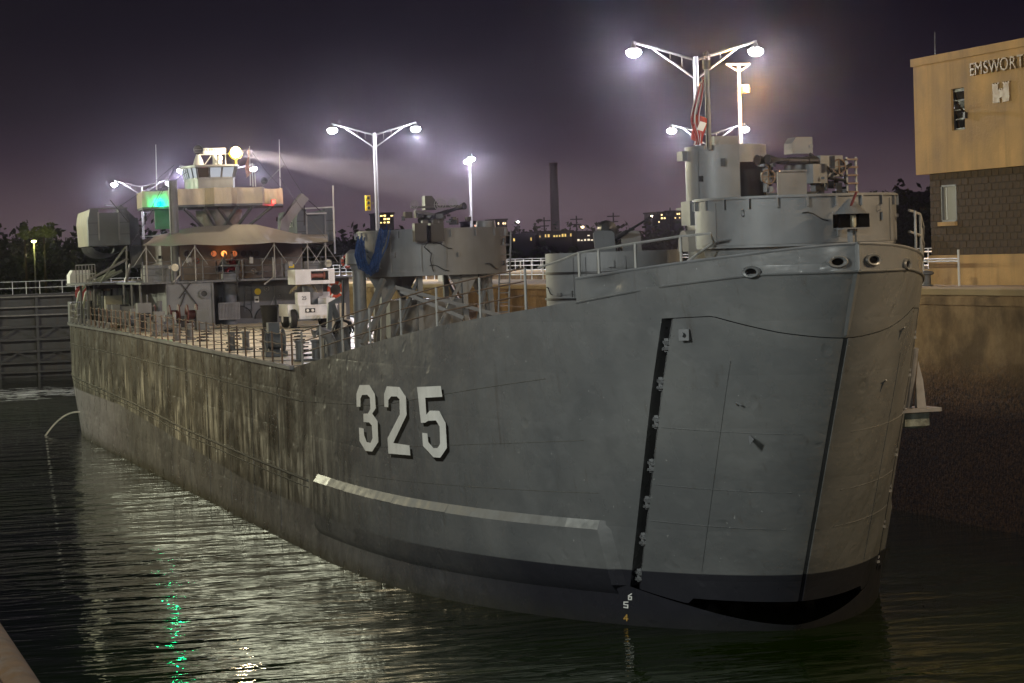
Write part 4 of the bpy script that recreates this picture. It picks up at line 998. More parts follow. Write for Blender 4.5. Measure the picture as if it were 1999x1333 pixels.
# ---- guns
def bofors_barrel(mb, p, d, L=1.7):
    d = Vector(d).normalized(); p = Vector(p)
    mb.cyl(p-d*.5, p+d*.1, .13, .12, 12).cyl(p+d*.1, p+d*.75, .10, .075, 12).cyl(p+d*.75, p+d*(L-.32), .06, .05, 10).cyl(p+d*(L-.32), p+d*L, .06, .125, 14, caps=False).cyl(p+d*(L-.02), p+d*(L-.06), .11, .10, 12)
def bow_gun():
    c = Vector((.05, 4.3, 9.22)); r = thing('twin_gun', 'twin-barrelled anti-aircraft gun pointing over the starboard bow in the tub', 'gun', c); d = Vector((-.90, -.42, .03)).normalized(); n = Vector((d.y, -d.x, 0)).normalized()
    MB().lathe([(.9, 0), (.9, .12), (.55, .2), (.5, 1.1), (.62, 1.2), (0, 1.2)], c, 24).build('pedestal', GREY, r)
    k = c+Vector((.35, 0, 1.92))
    for s in (-.16, .16):
        m_ = MB(); bofors_barrel(m_, k+n*s+d*.05, d, 1.45); m_.build('barrel', GUN, r)
    MB().bar(k-d*.6-n*.3+Vector((0, 0, -.1)), k-d*.6+n*.3+Vector((0, 0, -.1)), .8, .5).bar(k-n*.45-Vector((0, 0, .3)), k+n*.45-Vector((0, 0, .3)), .5, .45).build('cradle', GREY, r)
    q = at(1545, 358, y=3.1); MB().b2(q+Vector((-.36, -.05, -.5)), q+Vector((.36, .0, .27))).b2(q+Vector((-.30, -.09, .27)), q+Vector((.36, 0, .31))).build('shield', GREYL, r)
    q = at(1568, 283, y=4.6); MB().prism([q+Vector((-.28, 0, -.2)), q+Vector((.24, 0, -.2)), q+Vector((.24, 0, .19)), q+Vector((-.18, 0, .19)), q+Vector((-.28, 0, .05))], (0, .5, 0)).cyl(q+Vector((.2, -.02, -.03)), q+Vector((.2, .01, -.03)), .05).build('feed_hood', GREYL, r)
    # loading gear, seats, hand wheels on the near side
    g = MB(); random.seed(5)
    for i in range(26):
        p_ = at(random.uniform(1580, 1652), random.uniform(308, 376), y=4.3+random.uniform(-.5, .6)); s_ = random.uniform(.05, .15)
        g.box(p_, (s_*random.uniform(.6, 2), s_*random.uniform(.6, 1.6), s_*random.uniform(.8, 2.2)), random.uniform(0, 1.5))
    for a, b in (((1580, 300), (1625, 335)), ((1590, 318), (1600, 372)), ((1615, 330), (1612, 372)), ((1630, 340), (1662, 320)), ((1570, 330), (1592, 370)), ((1600, 345), (1650, 352))):
        g.cyl(at(*a, y=4.2), at(*b, y=4.2), .04, n=6)
    g.build('loading_gear', GUN, r)
    g = MB()
    for i in range(14):
        p_ = at(random.uniform(1482, 1512), random.uniform(318, 380), y=4.6+random.uniform(-.3, .3)); s_ = random.uniform(.05, .11); g.box(p_, (s_, s_, s_*random.uniform(1, 3)), random.uniform(0, 1.5))
    g.cyl(at(1497, 322, y=4.4), at(1495, 375, y=4.4), .07, n=8).lathe([(.0, -.05), (.14, 0), (.12, .1), (0, .16)], at(1490, 325, y=4.4), 10).build('sight_gear', GREYL, r)
    for px, py in ((1638, 325), (1500, 345)):
        q = at(px, py, y=3.9); MB().tube([q+Vector((.17*math.cos(t), 0, .17*math.sin(t))) for t in [i*.524 for i in range(12)]], .02, 5, True).bar(q+Vector((-.17, 0, 0)), q+Vector((.17, 0, 0)), .025).bar(q+Vector((0, 0, -.17)), q+Vector((0, 0, .17)), .025).build('hand_wheel', RUSTY, r)
    q = at(1663, 378, y=4.3); t = at(1665, 306, y=4.3); m_ = MB()
    for s in (-.12, .12): m_.b2((q.x+s-.02, 4.27, q.z), (q.x+s+.02, 4.33, t.z))
    rk = m_.build('ammunition_rack', PIPE, r)
    for f in (.05, .28, .5, .72, .93): MB().b2((q.x-.14, 4.2, q.z+(t.z-q.z)*f-.02), (q.x+.14, 4.4, q.z+(t.z-q.z)*f+.02)).build('rack_clip', RUSTY, rk)
    a, b = at(1625, 345, y=4.3), at(1652, 325, y=4.3); MB().cyl(a, b, .04, n=6).build('elevating_rod', PIPE, r)
bow_gun()
def single20():
    tc_ = (-1.75, 12.2); ring_tub(tc_, 1.78, 7.3, 9.17, 'side_gun_tub', SHIP, GREY, n=36)
    MB().lathe([(1.79, 8.62), (1.82, 8.62), (1.82, 8.68), (1.79, 8.68)], (*tc_, 0), 36).lathe([(1.79, 7.95), (1.82, 7.95), (1.82, 8.0), (1.79, 8.0)], (*tc_, 0), 36).build('tub_hoop', DARK, SHIP)  # dark rings stand in for rail shadows across the tub
    MB().lathe([(0, 8.2), (1.74, 8.2)], (*tc_, 0), 30).build('tub_floor', GREY, SHIP)
    c = Vector((*tc_, 8.2)); r = thing('single_gun', 'single-barrelled gun with two flat shield plates in the round side tub', 'gun', c)
    MB().lathe([(.45, 0), (.35, .08), (.16, .3), (.13, 1.15), (.2, 1.25), (0, 1.25)], c, 16).build('pedestal', GREY, r)
    for (x0, x1, y0, y1) in ((1158, 1203, 450, 496), (1212, 1254, 450, 500)):
        a, b, c_, d = at(x0, y0, y=11.6), at(x1-4, y0, y=11.6), at(x1, y1, y=11.55), at(x0+5, y1, y=11.55)
        k = .07
        MB().prism([a+Vector((k, 0, 0)), b-Vector((k, 0, 0)), b-Vector((0, 0, k)), c_, d, a-Vector((0, 0, k))], (0, .03, 0)).build('shield_plate', GREYL, r)
    a, b = at(1188, 474, y=11.9), at(1268, 425, y=10.7)
    m_ = MB().cyl(a, a+(b-a)*.45, .075, .06, 10).cyl(a+(b-a)*.45, b, .035, .03, 8).cyl(b, b+(b-a)*.03, .045, .045, 8); m_.build('barrel', GUN, r)
    q = at(1185, 447, y=12.4); MB().lathe([(.0, -.2), (.22, -.15), (.24, .12), (.1, .2), (0, .2)], q, 12, 'y').build('ammunition_drum', GUN, r)
single20()

# ================================================================== raised tub amidships
def raised_tub():
    c = (-1.95, 30.0); z0, z1 = 8.66, 10.1
    t = ring_tub(c, 2.5, z0, z1, 'raised_gun_tub', SHIP, GREY, n=14, tabs=18)
    MB().lathe([(0, z0), (2.5, z0), (2.5, z0-.08), (0, z0-.08)], (*c, 0), 14).build('tub_floor', GREY, t)
    MB().lathe([(2.505, z0+.2), (2.53, z0+.2), (2.53, z0+.24), (2.505, z0+.24)], (*c, 0), 14).build('tub_seam', GREY, t)
    zd = sheer(30)-.05
    for k in range(8):
        a = k*math.pi/4+.3; p = Vector((c[0]+1.9*math.cos(a), c[1]+1.9*math.sin(a), 0)); q = Vector((c[0]+2.05*math.cos(a), c[1]+2.05*math.sin(a), 0))
        MB().bar((q.x, q.y, zd), (p.x, p.y, z0-.08), .16).build('trestle_leg', GREY, t)
        a2 = a+math.pi/4; q2 = Vector((c[0]+2.05*math.cos(a2), c[1]+2.05*math.sin(a2), 0))
        MB().bar((q.x, q.y, zd), (c[0]+1.9*math.cos(a2), c[1]+1.9*math.sin(a2), z0-.1), .1).build('trestle_brace', GREY, t)
        if k % 2 == 0: MB().prism([(p.x, p.y, z0-.08), (p.x+.5, p.y, z0-.08), (p.x+.1, p.y, z0-.8), (p.x-.1, p.y, z0-.8), (p.x-.5, p.y, z0-.08)], (0, .05, 0)).build('gusset', GREY, t)
    # long sloping struts to the deck
    for a, b in (((770, 560), (1010, 625)), ((782, 568), (905, 620)), ((770, 560), (708, 672)), ((748, 545), (700, 660))):
        A = at(*a, y=28.2); B = at(*b, y=27.4); MB().bar(A, B, .17, .12).build('trestle_brace', GREY, t)
    # ladder on the bow side
    A, B = at(987, 450, y=28.6), at(983, 618, y=28.6); m_ = MB()
    for s in (-.18, .18): m_.cyl(A+Vector((s, 0, 0)), B+Vector((s, 0, 0)), .03, n=6)
    l = m_.build('ladder', GREY, t)
    for k in range(9): q = A+(B-A)*(k+.5)/9; MB().cyl(q+Vector((-.18, 0, 0)), q+Vector((.18, 0, 0)), .02, n=6).build('rung', GREY, l)
    for a, b in ((807, 833), (838, 865)):
        A, B = at(a, 436, y=27.35), at(b, 471, y=27.35); MB().b2((A.x, 27.2, B.z), (B.x, 27.5, A.z)).build('ready_box', DARK, t)
    A = at(835, 440, y=27.3); MB().b2((A.x-.06, 27.15, A.z-.55), (A.x+.06, 27.2, A.z)).build('box_latch', BLACK, t)
    m_ = MB().tube([at(835, 472, y=27.35), at(828, 482, y=27.4), at(842, 495, y=27.4), at(840, 508, y=27.4), at(846, 530, y=27.4)], .02, 5); m_.build('cable', DARK, t)
    MB().cyl((*[c[0]+1.6, c[1]-1.0], z1-.1), (*[c[0]+1.6, c[1]-1.0], z1+.22), .34, .30, 14).build('mushroom_head', GREYL, t)
    # locker house under the platform
    MB().b2((-3.3, 30.6, zd), (-.8, 33.0, zd+2.0)).build('deck_locker', GREY, t)
    # gun
    k = Vector((c[0]+.05, c[1]-.2, z0)); r = thing('deck_gun', 'single anti-aircraft gun with ring sights in the raised tub', 'gun', k)
    MB().lathe([(.8, 0), (.7, .2), (.5, .35), (.48, 1.2), (.6, 1.3), (0, 1.3)], k, 18).build('pedestal', GREY, r)
    h = k+Vector((0, 0, 1.62)); d = (at(905, 401, y=28.6)-at(850, 420, y=29.6)).normalized()
    m_ = MB(); bofors_barrel(m_, at(842, 424, y=29.8), d, (at(905, 401, y=28.6)-at(842, 424, y=29.8)).length); m_.build('barrel', GUN, r)
    g = MB(); random.seed(9)
    for i in range(40):
        p_ = at(random.gauss(843, 28), random.uniform(418, 442), y=29.7+random.uniform(-.6, .6)); s_ = random.uniform(.06, .17); g.box(p_, (s_*random.uniform(.6, 2.4), s_*random.uniform(.6, 2), s_*random.uniform(.6, 1.6)), random.uniform(0, 1.5))
    g.bar(at(802, 405, y=29.6), at(895, 402, y=29.6), .07).bar(at(810, 412, y=29.6), at(850, 420, y=29.6), .1).build('mechanism', pmat('gun_grey', (.05, .05, .052), .45, .3, 5), r)
    q = at(840, 395, y=29.8); MB().prism([q+Vector((-.18, 0, -.25)), q+Vector((.2, 0, -.25)), q+Vector((.26, 0, -.05)), q+Vector((.06, 0, .22)), q+Vector((-.18, 0, .22))], (0, .4, 0)).build('feed_hood', DARK, r)
    for px, py, rr in ((809, 399, .13), (884, 396, .14), (859, 399, .2)):
        q = at(px, py, y=29.5); rg = MB()
        for f in (1, .6): rg.tube([q+Vector((rr*f*math.cos(t_), 0, rr*f*math.sin(t_))) for t_ in [i*.393 for i in range(16)]], .012, 4, True)
        rg.bar(q-Vector((rr, 0, 0)), q+Vector((rr, 0, 0)), .015).bar(q-Vector((0, 0, rr)), q+Vector((0, 0, rr)), .015).build('ring_sight', PIPE, r)
    # net bundle over the rim
    def net(path, w, lab):
        m_ = MB(); pts = [at(x, y, y=27.9) for x, y in path]; random.seed(3)
        for i in range(34):
            off = [Vector((random.gauss(0, w), random.gauss(0, .06), random.gauss(0, w))) for _ in range(3)]
            m_.tube([p_+off[min(2, j*3//len(pts))]*.8+Vector((random.gauss(0, .03), -.15-abs(random.gauss(0, .05)), random.gauss(0, .04))) for j, p_ in enumerate(pts)], .022, 4)
        return m_
    solo(net([(700, 470), (699, 490), (704, 515), (716, 530), (726, 522), (733, 500), (738, 478), (745, 452)], .09, ''), 'cargo_net', BLUE, 'blue rope net slung over the rim of the raised gun tub', 'net')
    # mushroom ventilator beside the trestle
    b = at(702, 668, y=29.6); tp = at(700, 512, y=29.6); vr = MB().cyl((tp.x, 29.6, zd), (tp.x, 29.6, tp.z), .22, n=14).build('ventilator', GREY, SHIP)
    MB().lathe([(.0, .45), (.28, .42), (.42, .3), (.44, -.05), (.3, -.1), (.2, -.35), (.22, -.5)], (tp.x, 29.6, tp.z), 16).build('vent_head', GREY, vr)
raised_tub()

# ================================================================== deck machinery along the side
zdk = lambda y: sheer(y)-.05
def winch(y, x, s, name='mooring_winch'):
    z = zdk(y); w = MB().b2((x-.4*s, y-.4*s, z), (x+.4*s, y+.4*s, z+.18*s)).build(name, GREY, SHIP)
    MB().lathe([(.42*s, -.35*s), (.42*s, -.3*s), (.27*s, -.28*s), (.27*s, .28*s), (.42*s, .3*s), (.42*s, .35*s)], (x, y, z+.55*s), 16, 'x').build('drum', GREYL, w)
    MB().b2((x-.15*s, y+.2*s, z+.18*s), (x+.25*s, y+.6*s, z+1.2*s)).build('motor_housing', GREY, w)
for y, x, s in ((37.5, -5.9, 1.0), (62, -5.9, .8), (72, -6, .9), (80, -6.1, 1.0), (86, -6.2, .9)): winch(y, x, s)
for y, x in ((33.2, -5.6), (44, -6.0), (56.5, -6.1), (63, -6.1), (69, -6.0)):
    z = zdk(y); bt = MB().b2((x-.5, y-.22, z), (x+.5, y+.22, z+.06)).build('mooring_bitts', GREY, SHIP)
    for q in (-.28, .28): MB().lathe([(.14, 0), (.14, .55), (.18, .58), (.18, .64), (0, .66)], (x+q, y, z+.06), 12).build('bitt_post', GREY, bt)
q = Vector((-4.9, 33.8, zdk(34))); MB().b2(q, q+Vector((.95, .8, 1.0))).b2(q+Vector((-.06, -.06, 1.0)), q+Vector((1.0, .86, 1.06))).build('deck_box', GREY, SHIP)
q = Vector((-5.6, 29.4, zdk(29.4))); MB().tube([q, q+Vector((0, 0, .75)), q+Vector((-.12, -.02, 1.0)), q+Vector((-.4, -.05, 1.12)), q+Vector((-.62, -.06, 1.05))], .17, 12).build('gooseneck_vent', GREY, SHIP)
for i in range(11):                  # roller fairleads along the after deck edge
    y = 74+i*1.9; q = Vector((-(half(y, 6)-.1), y, sheer(y))); f_ = MB().b2(q+Vector((-.12, -.3, .04)), q+Vector((.16, .3, .10))).build('roller_fairlead', GREY, SHIP)
    for s in (-.2, .2): MB().cyl(q+Vector((0, s, .1)), q+Vector((0, s, .38)), .07, n=8).build('roller', GREYL, f_)
# hose reels, cowls and boxes crowded before the deckhouse
random.seed(21)
for i in range(16):
    x = random.uniform(-6.3, -3.4); y = random.uniform(68, 82); z = zdk(y); s = random.uniform(.35, .8)
    MB().b2((x, y, z), (x+s, y+s, z+random.uniform(.4, 1.4))).b2((x-.03, y-.03, z+.3), (x+s+.03, y+s+.03, z+.36)).build('deck_locker', random.choice((GREY, GREYL, DARK)), SHIP)
for x, y in ((-4.3, 70.5), (-3.6, 69.5), (-5.1, 73)):
    z = zdk(y)+.75; rl = MB().lathe([(.15, -.25), (.5, -.25), (.5, -.2), (.22, -.18), (.22, .18), (.5, .2), (.5, .25), (.15, .25)], (x, y, z), 18, 'x').build('hose_reel', pmat('maroon_reel', (.10, .03, .025), .6, .2, 4), SHIP)
    MB().bar((x-.3, y, z-.75), (x-.3, y, z), .08).bar((x+.3, y, z-.75), (x+.3, y, z), .08).build('reel_stand', GREY, rl)
# drum, waste bin, barrier and easel on the open deck
def bin_(x, y, label):
    z = zdk(y)+.02; solo(MB().lathe([(0, 0), (.34, 0), (.42, 1.0), (.46, 1.02), (.46, 1.07), (.38, 1.07), (.36, .1), (0, .1)], (x, y, z), 18), 'waste_bin', RUB, label, 'bin', base=(x, y, z))
p = at(527, 640, z=6.02); bin_(p.x, p.y, 'black waste bin standing on the open deck before the deckhouse')
p = at(447, 625, z=6.05); r = thing('folding_barrier', 'pale slatted barrier leaning before the deckhouse wall', 'barrier', (p.x, 76.6, zdk(76)))
A, B = at(427, 592, y=76.6), at(468, 622, y=76.6); m_ = MB().bar((A.x, 76.6, A.z), (B.x, 76.6, A.z), .05).bar((A.x, 76.6, B.z), (B.x, 76.6, B.z), .05); m_.build('barrier_frame', PIPE, r)
for k in range(15): x = A.x+(B.x-A.x)*k/14; MB().b2((x-.025, 76.57, B.z), (x+.025, 76.63, A.z)).build('slat', PIPE, r)

# ---- truck crane
def crane():
    TW = pmat('crane_white', (.62, .63, .64), .4, .12, 1.5, streak=.35, streak_rgb=(.25, .2, .15))
    b = at(606, 638, z=6.03); c = Vector((b.x, b.y, zdk(64)+.02)); r = thing('truck_crane', 'white mobile deck crane with winch box and dark tyres on the open deck', 'crane', c)
    V = lambda x, y, z: c+Vector((x, y, z))
    MB().b2(V(-.78, -1.3, .42), V(1.05, 1.5, 1.02)).build('chassis', TW, r)
    MB().b2(V(-.80, -1.33, 1.02), V(1.08, 1.53, 1.08)).build('deck_plate', TW, r)
    MB().b2(V(-1.25, -.9, .55), V(-.78, 1.3, 1.12)).build('mudguard', TW, r)
    for x, y in ((-.98, -.75), (-1.1, .5), (.8, -.9), (.8, .9)):
        w = MB().lathe([(.2, -.14), (.42, -.14), (.46, -.08), (.46, .08), (.42, .14), (.2, .14)], V(x, y, .46), 20, 'x').build('wheel', RUB, r)
        MB().lathe([(0, -.12), (.2, -.12), (.22, -.15), (.22, .15), (.2, .12), (0, .12)], V(x, y, .46), 14, 'x').build('rim', TW, w)
    u = MB().b2(V(-.85, -1.0, 2.05), V(-.1, -.6, 2.75)).b2(V(.75, -1.0, 2.05), V(1.05, -.6, 2.75)).b2(V(-.1, -1.0, 2.05), V(.75, -.6, 2.22)).b2(V(-.1, -1.0, 2.66), V(.75, -.6, 2.75)).b2(V(-.85, -.59, 2.05), V(1.05, .8, 2.75)).build('counterweight_box', TW, r)
    MB().b2(V(-.1, -.75, 2.22), V(.75, -.70, 2.66)).build('winch_recess', DARK, u)
    MB().lathe([(.18, -.34), (.18, -.30), (.10, -.28), (.10, .28), (.18, .30), (.18, .34)], V(.25, -.85, 2.44), 14, 'x').build('winch_drum', pmat('drum_red', (.20, .07, .05), .5, .2, 4), u)
    MB().lathe([(.5, 1.08), (.5, 2.05)], c+Vector((.2, .1, 0)), 16).build('slewing_column', GREY, r)
    MB().b2(V(-.8, -1.15, 1.08), V(-.2, -.5, 1.68)).build('generator_box', TW, r)
    text('25', 'box_number', DARK, r, V(-.5, -1.16, 1.40), (1, 0, 0), (0, 0, 1), .24, .004)
    MB().b2(V(-.5, -1.312, .72), V(-.02, -1.302, .92)).build('lamp_panel', DARK, r)
    for q in (-.38, -.14): MB().lathe([(0, -.02), (.06, -.015), (.07, 0)], V(q, -1.312, .82), 10, 'y').build('lamp', WHITEP, r)
    random.seed(4); cv = MB()
    cv.grid(lambda a, d: V(-.95+1.2*a+.05*math.sin(d*20), -.7+.7*d, 1.7+.45*math.sin(math.pi*a)*(1-.3*d)+.07*math.sin(a*30+d*6)), 30, 12)
    cv.build('canvas_cover', pmat('olive_canvas', (.24, .21, .15), .9, .2, 3), r)
    MB().bar(V(.4, -.9, 1.2), V(1.0, .8, 1.5), .35, .3).b2(V(.55, -1.2, 1.08), V(.98, -.9, 1.38)).build('boom_foot', TW, r)
    # outrigger boards stood in front
    for q, yy in ((.48, 0), (.98, 0)):
        solo(MB().b2(V(q, -2.15, -.02), V(q+.30, -2.05, 1.12)), 'timber_board', pmat('board_wood', (.30, .28, .22), .8, .2, 3), 'plank leaning before the truck crane, ' + ('nearer its middle' if q < .6 else 'nearer its corner'), 'board', 'planks before the crane')
crane()
# grapnel anchor and gallows near the break
p = at(640, 690, z=6.0); g_ = MB().bar(p, p+Vector((.15, 0, 1.7)), .16).bar(p+Vector((.75, .2, 0)), p+Vector((.2, 0, 1.7)), .16).bar(p+Vector((.1, 0, 1.68)), p+Vector((.55, 0, 1.9)), .12).build('gallows', GREY, SHIP)
h = p+Vector((.5, -.3, 1.1)); an = MB().cyl(h, h+Vector((.05, 0, 1.4)), .05, n=8)
for k in range(4): a = k*1.57+.4; d = Vector((math.cos(a), math.sin(a), 0)); an.tube([h+Vector((.02, 0, .02)), h+d*.3+Vector((0, 0, -.05)), h+d*.45+Vector((0, 0, -.32)), h+d*.38+Vector((0, 0, -.42))], .045, 6)
solo(an, 'grapnel', DARK, 'dark four-clawed grapnel hanging above the lit deck', 'grapnel')

# ---- lifebuoys
def lifebuoy(p, R_, nrm, label):
    p = Vector(p); r = thing('lifebuoy', label, 'lifebuoy', p, 'lifebuoys on the ship and the lock'); n = Vector(nrm).normalized(); u = n.cross(Vector((0, 0, 1))).normalized(); M3 = Matrix((u, Vector((0, 0, 1)), n)).transposed()
    prof = [(R_+.085*math.cos(t), .07*math.sin(t)) for t in [i*math.pi/4 for i in range(9)]]
    MB().lathe(prof, p, 24, M=M3).build('ring', ORANGE, r)
    prof = [(R_+.095*math.cos(t), .08*math.sin(t)) for t in [i*math.pi/4 for i in range(9)]]
    for k in range(4): a = k*math.pi/2+.6; MB().lathe(prof, p, 3, a0=a-.13, a1=a+.13, M=M3).build('band', WHITEP, r)
lifebuoy(at(343, 575, y=75.2), .36, (-.25, -1, 0), 'orange lifebuoy with white bands on the deckhouse wall')
lifebuoy(at(655, 565, y=76), .36, (-.2, -1, 0), 'orange lifebuoy hung just behind the truck crane')
lifebuoy(at(679, 510, y=100), .36, (-.6, -1, 0), 'red lifebuoy on the railing between awning and raised tub')
# ================================================================== after deckhouse and bridge
Z1 = 8.36                                   # first upper deck
def house():
    GREY = pmat('aft_grey', (.105, .112, .12), .5, .18, 1.2, bump=.05, bscale=3, streak=.35, streak_rgb=(.05, .045, .04)); GREYL = pmat('aft_grey_light', (.15, .158, .168), .5, .15, 1.2, bump=.05, streak=.3, streak_rgb=(.07, .06, .05))  # first grey is the ship grey darkened for shade on the after house
    y0 = 78.0; zd = 6.0
    w = MB().b2((-3.7, y0, zd), (6.2, 93, Z1-.1)).build('deckhouse', GREY, SHIP)
    MB().b2((-5.2, 74.9, Z1-.1), (6.6, 84.2, Z1)).b2((-6.5, 84.2, Z1-.1), (6.6, 94, Z1)).build('upper_deck', GREY, SHIP)
    for px_ in range(6): MB().cyl((-6.3 if px_ > 2 else -5.1, 76+px_*3, zd), (-6.3 if px_ > 2 else -5.1, 76+px_*3, Z1-.1), .07, n=8).build('deck_pillar', GREY, SHIP)
    A, B = at(324, 552, y=75.0), at(419, 622, y=75.0)
    blk = MB().b2((A.x, 75.0, zd), (B.x, 77.99, Z1-.11)).build('winch_house', GREYL, SHIP)
    for a, b in (((352, 552), (386, 597)), ((372, 552), (350, 582)), ((362, 572), (352, 598))): MB().bar(at(*a, y=74.96), at(*b, y=74.96), .06, .05, up=(0, -1, 0)).build('stiffener', DARK, blk)
    MB().b2((A.x-.02, 74.93, zd), (A.x+.05, 74.995, Z1-.15)).b2((B.x-.1, 74.93, zd), (B.x, 74.995, Z1-.15)).build('corner_post', GREY, blk)
    q = at(398, 573, y=74.95); MB().lathe([(.16, 0), (.24, -.03), (.24, -.08), (.15, -.08)], q, 16, 'y').build('porthole_ring', GREY, blk)
    MB().lathe([(0, -.02), (.16, -.02)], q, 16, 'y').build('porthole_cover', DARK, blk)
    # cowl ventilators
    for x0, yb, yt, sc in ((450, 600, 536, 1.0),):
        b, t = at(x0, yb, y=77.2), at(x0, yt+14, y=77.2)
        c = MB().cyl((b.x, 77.2, zd), (b.x, 77.2, t.z-.35), .34*sc, n=16).build('cowl_ventilator', GREYL, SHIP)
        MB().lathe([(.34, -.36), (.38, -.2), (.46, .1), (.42, .42), (.2, .5), (0, .5)], (b.x, 77.2, t.z), 16).build('cowl', GREYL, c)
        MB().b2((b.x-.38, 76.72, t.z-.1), (b.x+.38, 76.78, t.z+.42)).build('cowl_mouth', GREYL, c)
    # ladder, yellow disc and notice on the front wall
    A, B = at(485, 552, y=77.92), at(485, 608, y=77.92); m_ = MB()
    for s in (-.19, .19): m_.cyl(A+Vector((s, 0, 0)), B+Vector((s, 0, 0)), .025, n=6)
    l = m_.build('ladder', GREY, SHIP)
    for k in range(6): p = A+(B-A)*(k+.5)/6; MB().cyl(p-Vector((.19, 0, 0)), p+Vector((.19, 0, 0)), .018, n=5).build('rung', GREY, l)
    q = at(503, 569, y=77.95); MB().lathe([(0, -.03), (.17, -.03), (.17, 0)], q, 20, 'y').build('yellow_disc', YEL, SHIP)
    q = at(501, 584, y=77.95); MB().b2(q+Vector((-.12, -.03, -.16)), q+Vector((.12, 0, .16))).build('notice', WHITEP, SHIP)
    MB().b2(q+Vector((-.07, -.036, -.08)), q+Vector((.08, -.031, .02))).build('notice_print', DARK, SHIP)
    # arched dark recesses low on the wall
    for px in (468, 522):
        q = at(px, 608, y=77.94); MB().lathe([(.0, -.02), (.62, -.02), (.66, -.06), (.66, 0)], (q.x, 77.96, q.z-.35), 20, 'y', 0, math.pi).build('arched_hatch', DARK, SHIP)
    # signal lamps standing on the upper deck edge
    for px, py, yy in ((341, 522, 74.9), (640, 514, 76)):
        q = at(px, py, y=yy); c = MB().cyl((q.x, yy, Z1-.1), (q.x, yy, q.z-.2), .09, n=8).build('signal_lamp', GREY, SHIP)
        MB().lathe([(.0, .22), (.16, .2), (.23, .05), (.23, -.1), (.19, -.12)], q, 18, 'y').build('lamp_drum', GREYL, c)
        MB().lathe([(.0, -.10), (.12, -.12), (.19, -.11)], q, 18, 'y').build('lamp_glass', pmat('lamp_glass', (.55, .53, .42), .08, .1, 9), c)
    # shield boxes on the rail
    for x0, x1, ya, yb, yy in ((282, 333, 518, 551, 75.6), (594, 641, 510, 545, 76.4), (556, 578, 514, 545, 77)):
        A, B = at(x0, ya, y=yy), at(x1, yb, y=yy); MB().b2((A.x, yy, Z1), (B.x, yy+.5, A.z)).build('ready_locker', GREYL, SHIP)
    q = at(569, 519, y=76.95); MB().b2(q+Vector((-.14, -.02, -.1)), q+Vector((.14, 0, .1))).build('warning_plate', YEL, SHIP)
    pts = [Vector((-5.1+i*1.02, 75.0, Z1)) for i in range(12)]
    railing('upper_railing', pts, 1.02, (.35, .68, 1.0), GREY, GREY, .028, .016, .02)
    # second tier with lit ports
    t2 = MB().b2((-2.9, 83, Z1), (4.8, 91, 10.7)).build('bridge_house', pmat('house_brown', (.17, .145, .13), .6, .2, 1.5), SHIP)
    GLOW = emit('port_glow', (1.0, .28, .06), 2.6); OFF = pmat('port_dark', (.02, .015, .012), .1, .1, 3); DIM = emit('port_dim', (1.0, .25, .08), .5)
    for px, mt in ((365, OFF), (417, DIM), (437, GLOW), (457, DIM), (475, OFF), (487, OFF), (500, OFF)):
        q = at(px, 495, y=82.97); f_ = MB().lathe([(.15, 0), (.22, -.02), (.22, -.07), (.16, -.07)], q, 16, 'y').build('porthole', GREY, t2)
        MB().lathe([(0, -.02), (.16, -.02)], q, 16, 'y').build('glass', mt, f_)
        if mt is GLOW: point(f_, q+Vector((0, -.5, 0))-ORG[SHIP.name], 9, (1, .35, .1), .1, 'port_light')
    # awning spread from the bridge front
    F = [(253, 479), (285, 479), (330, 480), (380, 477), (430, 479), (470, 477), (500, 476), (535, 473), (570, 475), (600, 475), (635, 472), (652, 470)]
    T = [(300, 462), (335, 453), (360, 446), (380, 443), (430, 440), (460, 438), (480, 438), (500, 438), (535, 446), (560, 452), (600, 462), (640, 468)]
    yF, yT = 74.4, 80.5
    Fp = [at(*p, y=yF+(.8 if i in (0, 11) else 0)) for i, p in enumerate(F)]; Tp = [at(*p, y=yT-(2.5 if i in (0, 11) else 0)) for i, p in enumerate(T)]
    n = len(F)
    def aw(u, v):
        k = min(n-2, int(u*(n-1))); f = u*(n-1)-k; a = Fp[k].lerp(Fp[k+1], f); c = Tp[k].lerp(Tp[k+1], f); p = a.lerp(c, v)
        wr = .022*math.sin(u*70+v*4)*(1-v)*v*3*(1 if .42 < u < .85 else .35)
        return p + Vector((0, 0, -.22*math.sin(math.pi*v)+wr))
    a_ = MB().grid(aw, 88, 14)
    back = [at(270, 470, y=86), at(640, 466, y=86)]
    a_.grid(lambda u, v: Tp[min(n-2, int(u*(n-1)))].lerp(Tp[min(n-2, int(u*(n-1)))+1], u*(n-1)-min(n-2, int(u*(n-1)))).lerp(back[0].lerp(back[1], u)+Vector((0, 0, .25)), v), 22, 3)
    aw_ = solo(a_, 'awning', AWN, 'grey canvas awning stretched over the upper deck before the bridge', 'awning', smooth=60)
    for px, yt in ((285, 479), (380, 477), (535, 473), (600, 475), (635, 473)):
        t_ = at(px, yt, y=74.5); pl = MB().cyl((t_.x, 74.5, Z1), t_, .03, n=6)
        for s in (-1, 1): pl.cyl(t_-Vector((0, 0, .1)), t_+Vector((s*.65, .1, -1.05)), .02, n=5)
        pl.v = [p-ORG[aw_.name] for p in pl.v]; pl.build('awning_pole', PIPE, aw_, local=True)
    # tower under the bridge
    c = at(437, 420, y=82.5).x
    tw = MB().lathe([(1.55, 10.4), (1.15, 11.2), (1.3, 12.1)], (c, 84, 0), 10).build('bridge_tower', pmat('tower_grey', (.24, .22, .20), .6, .3, 2, streak=.5, streak_rgb=(.12, .1, .08)), SHIP)
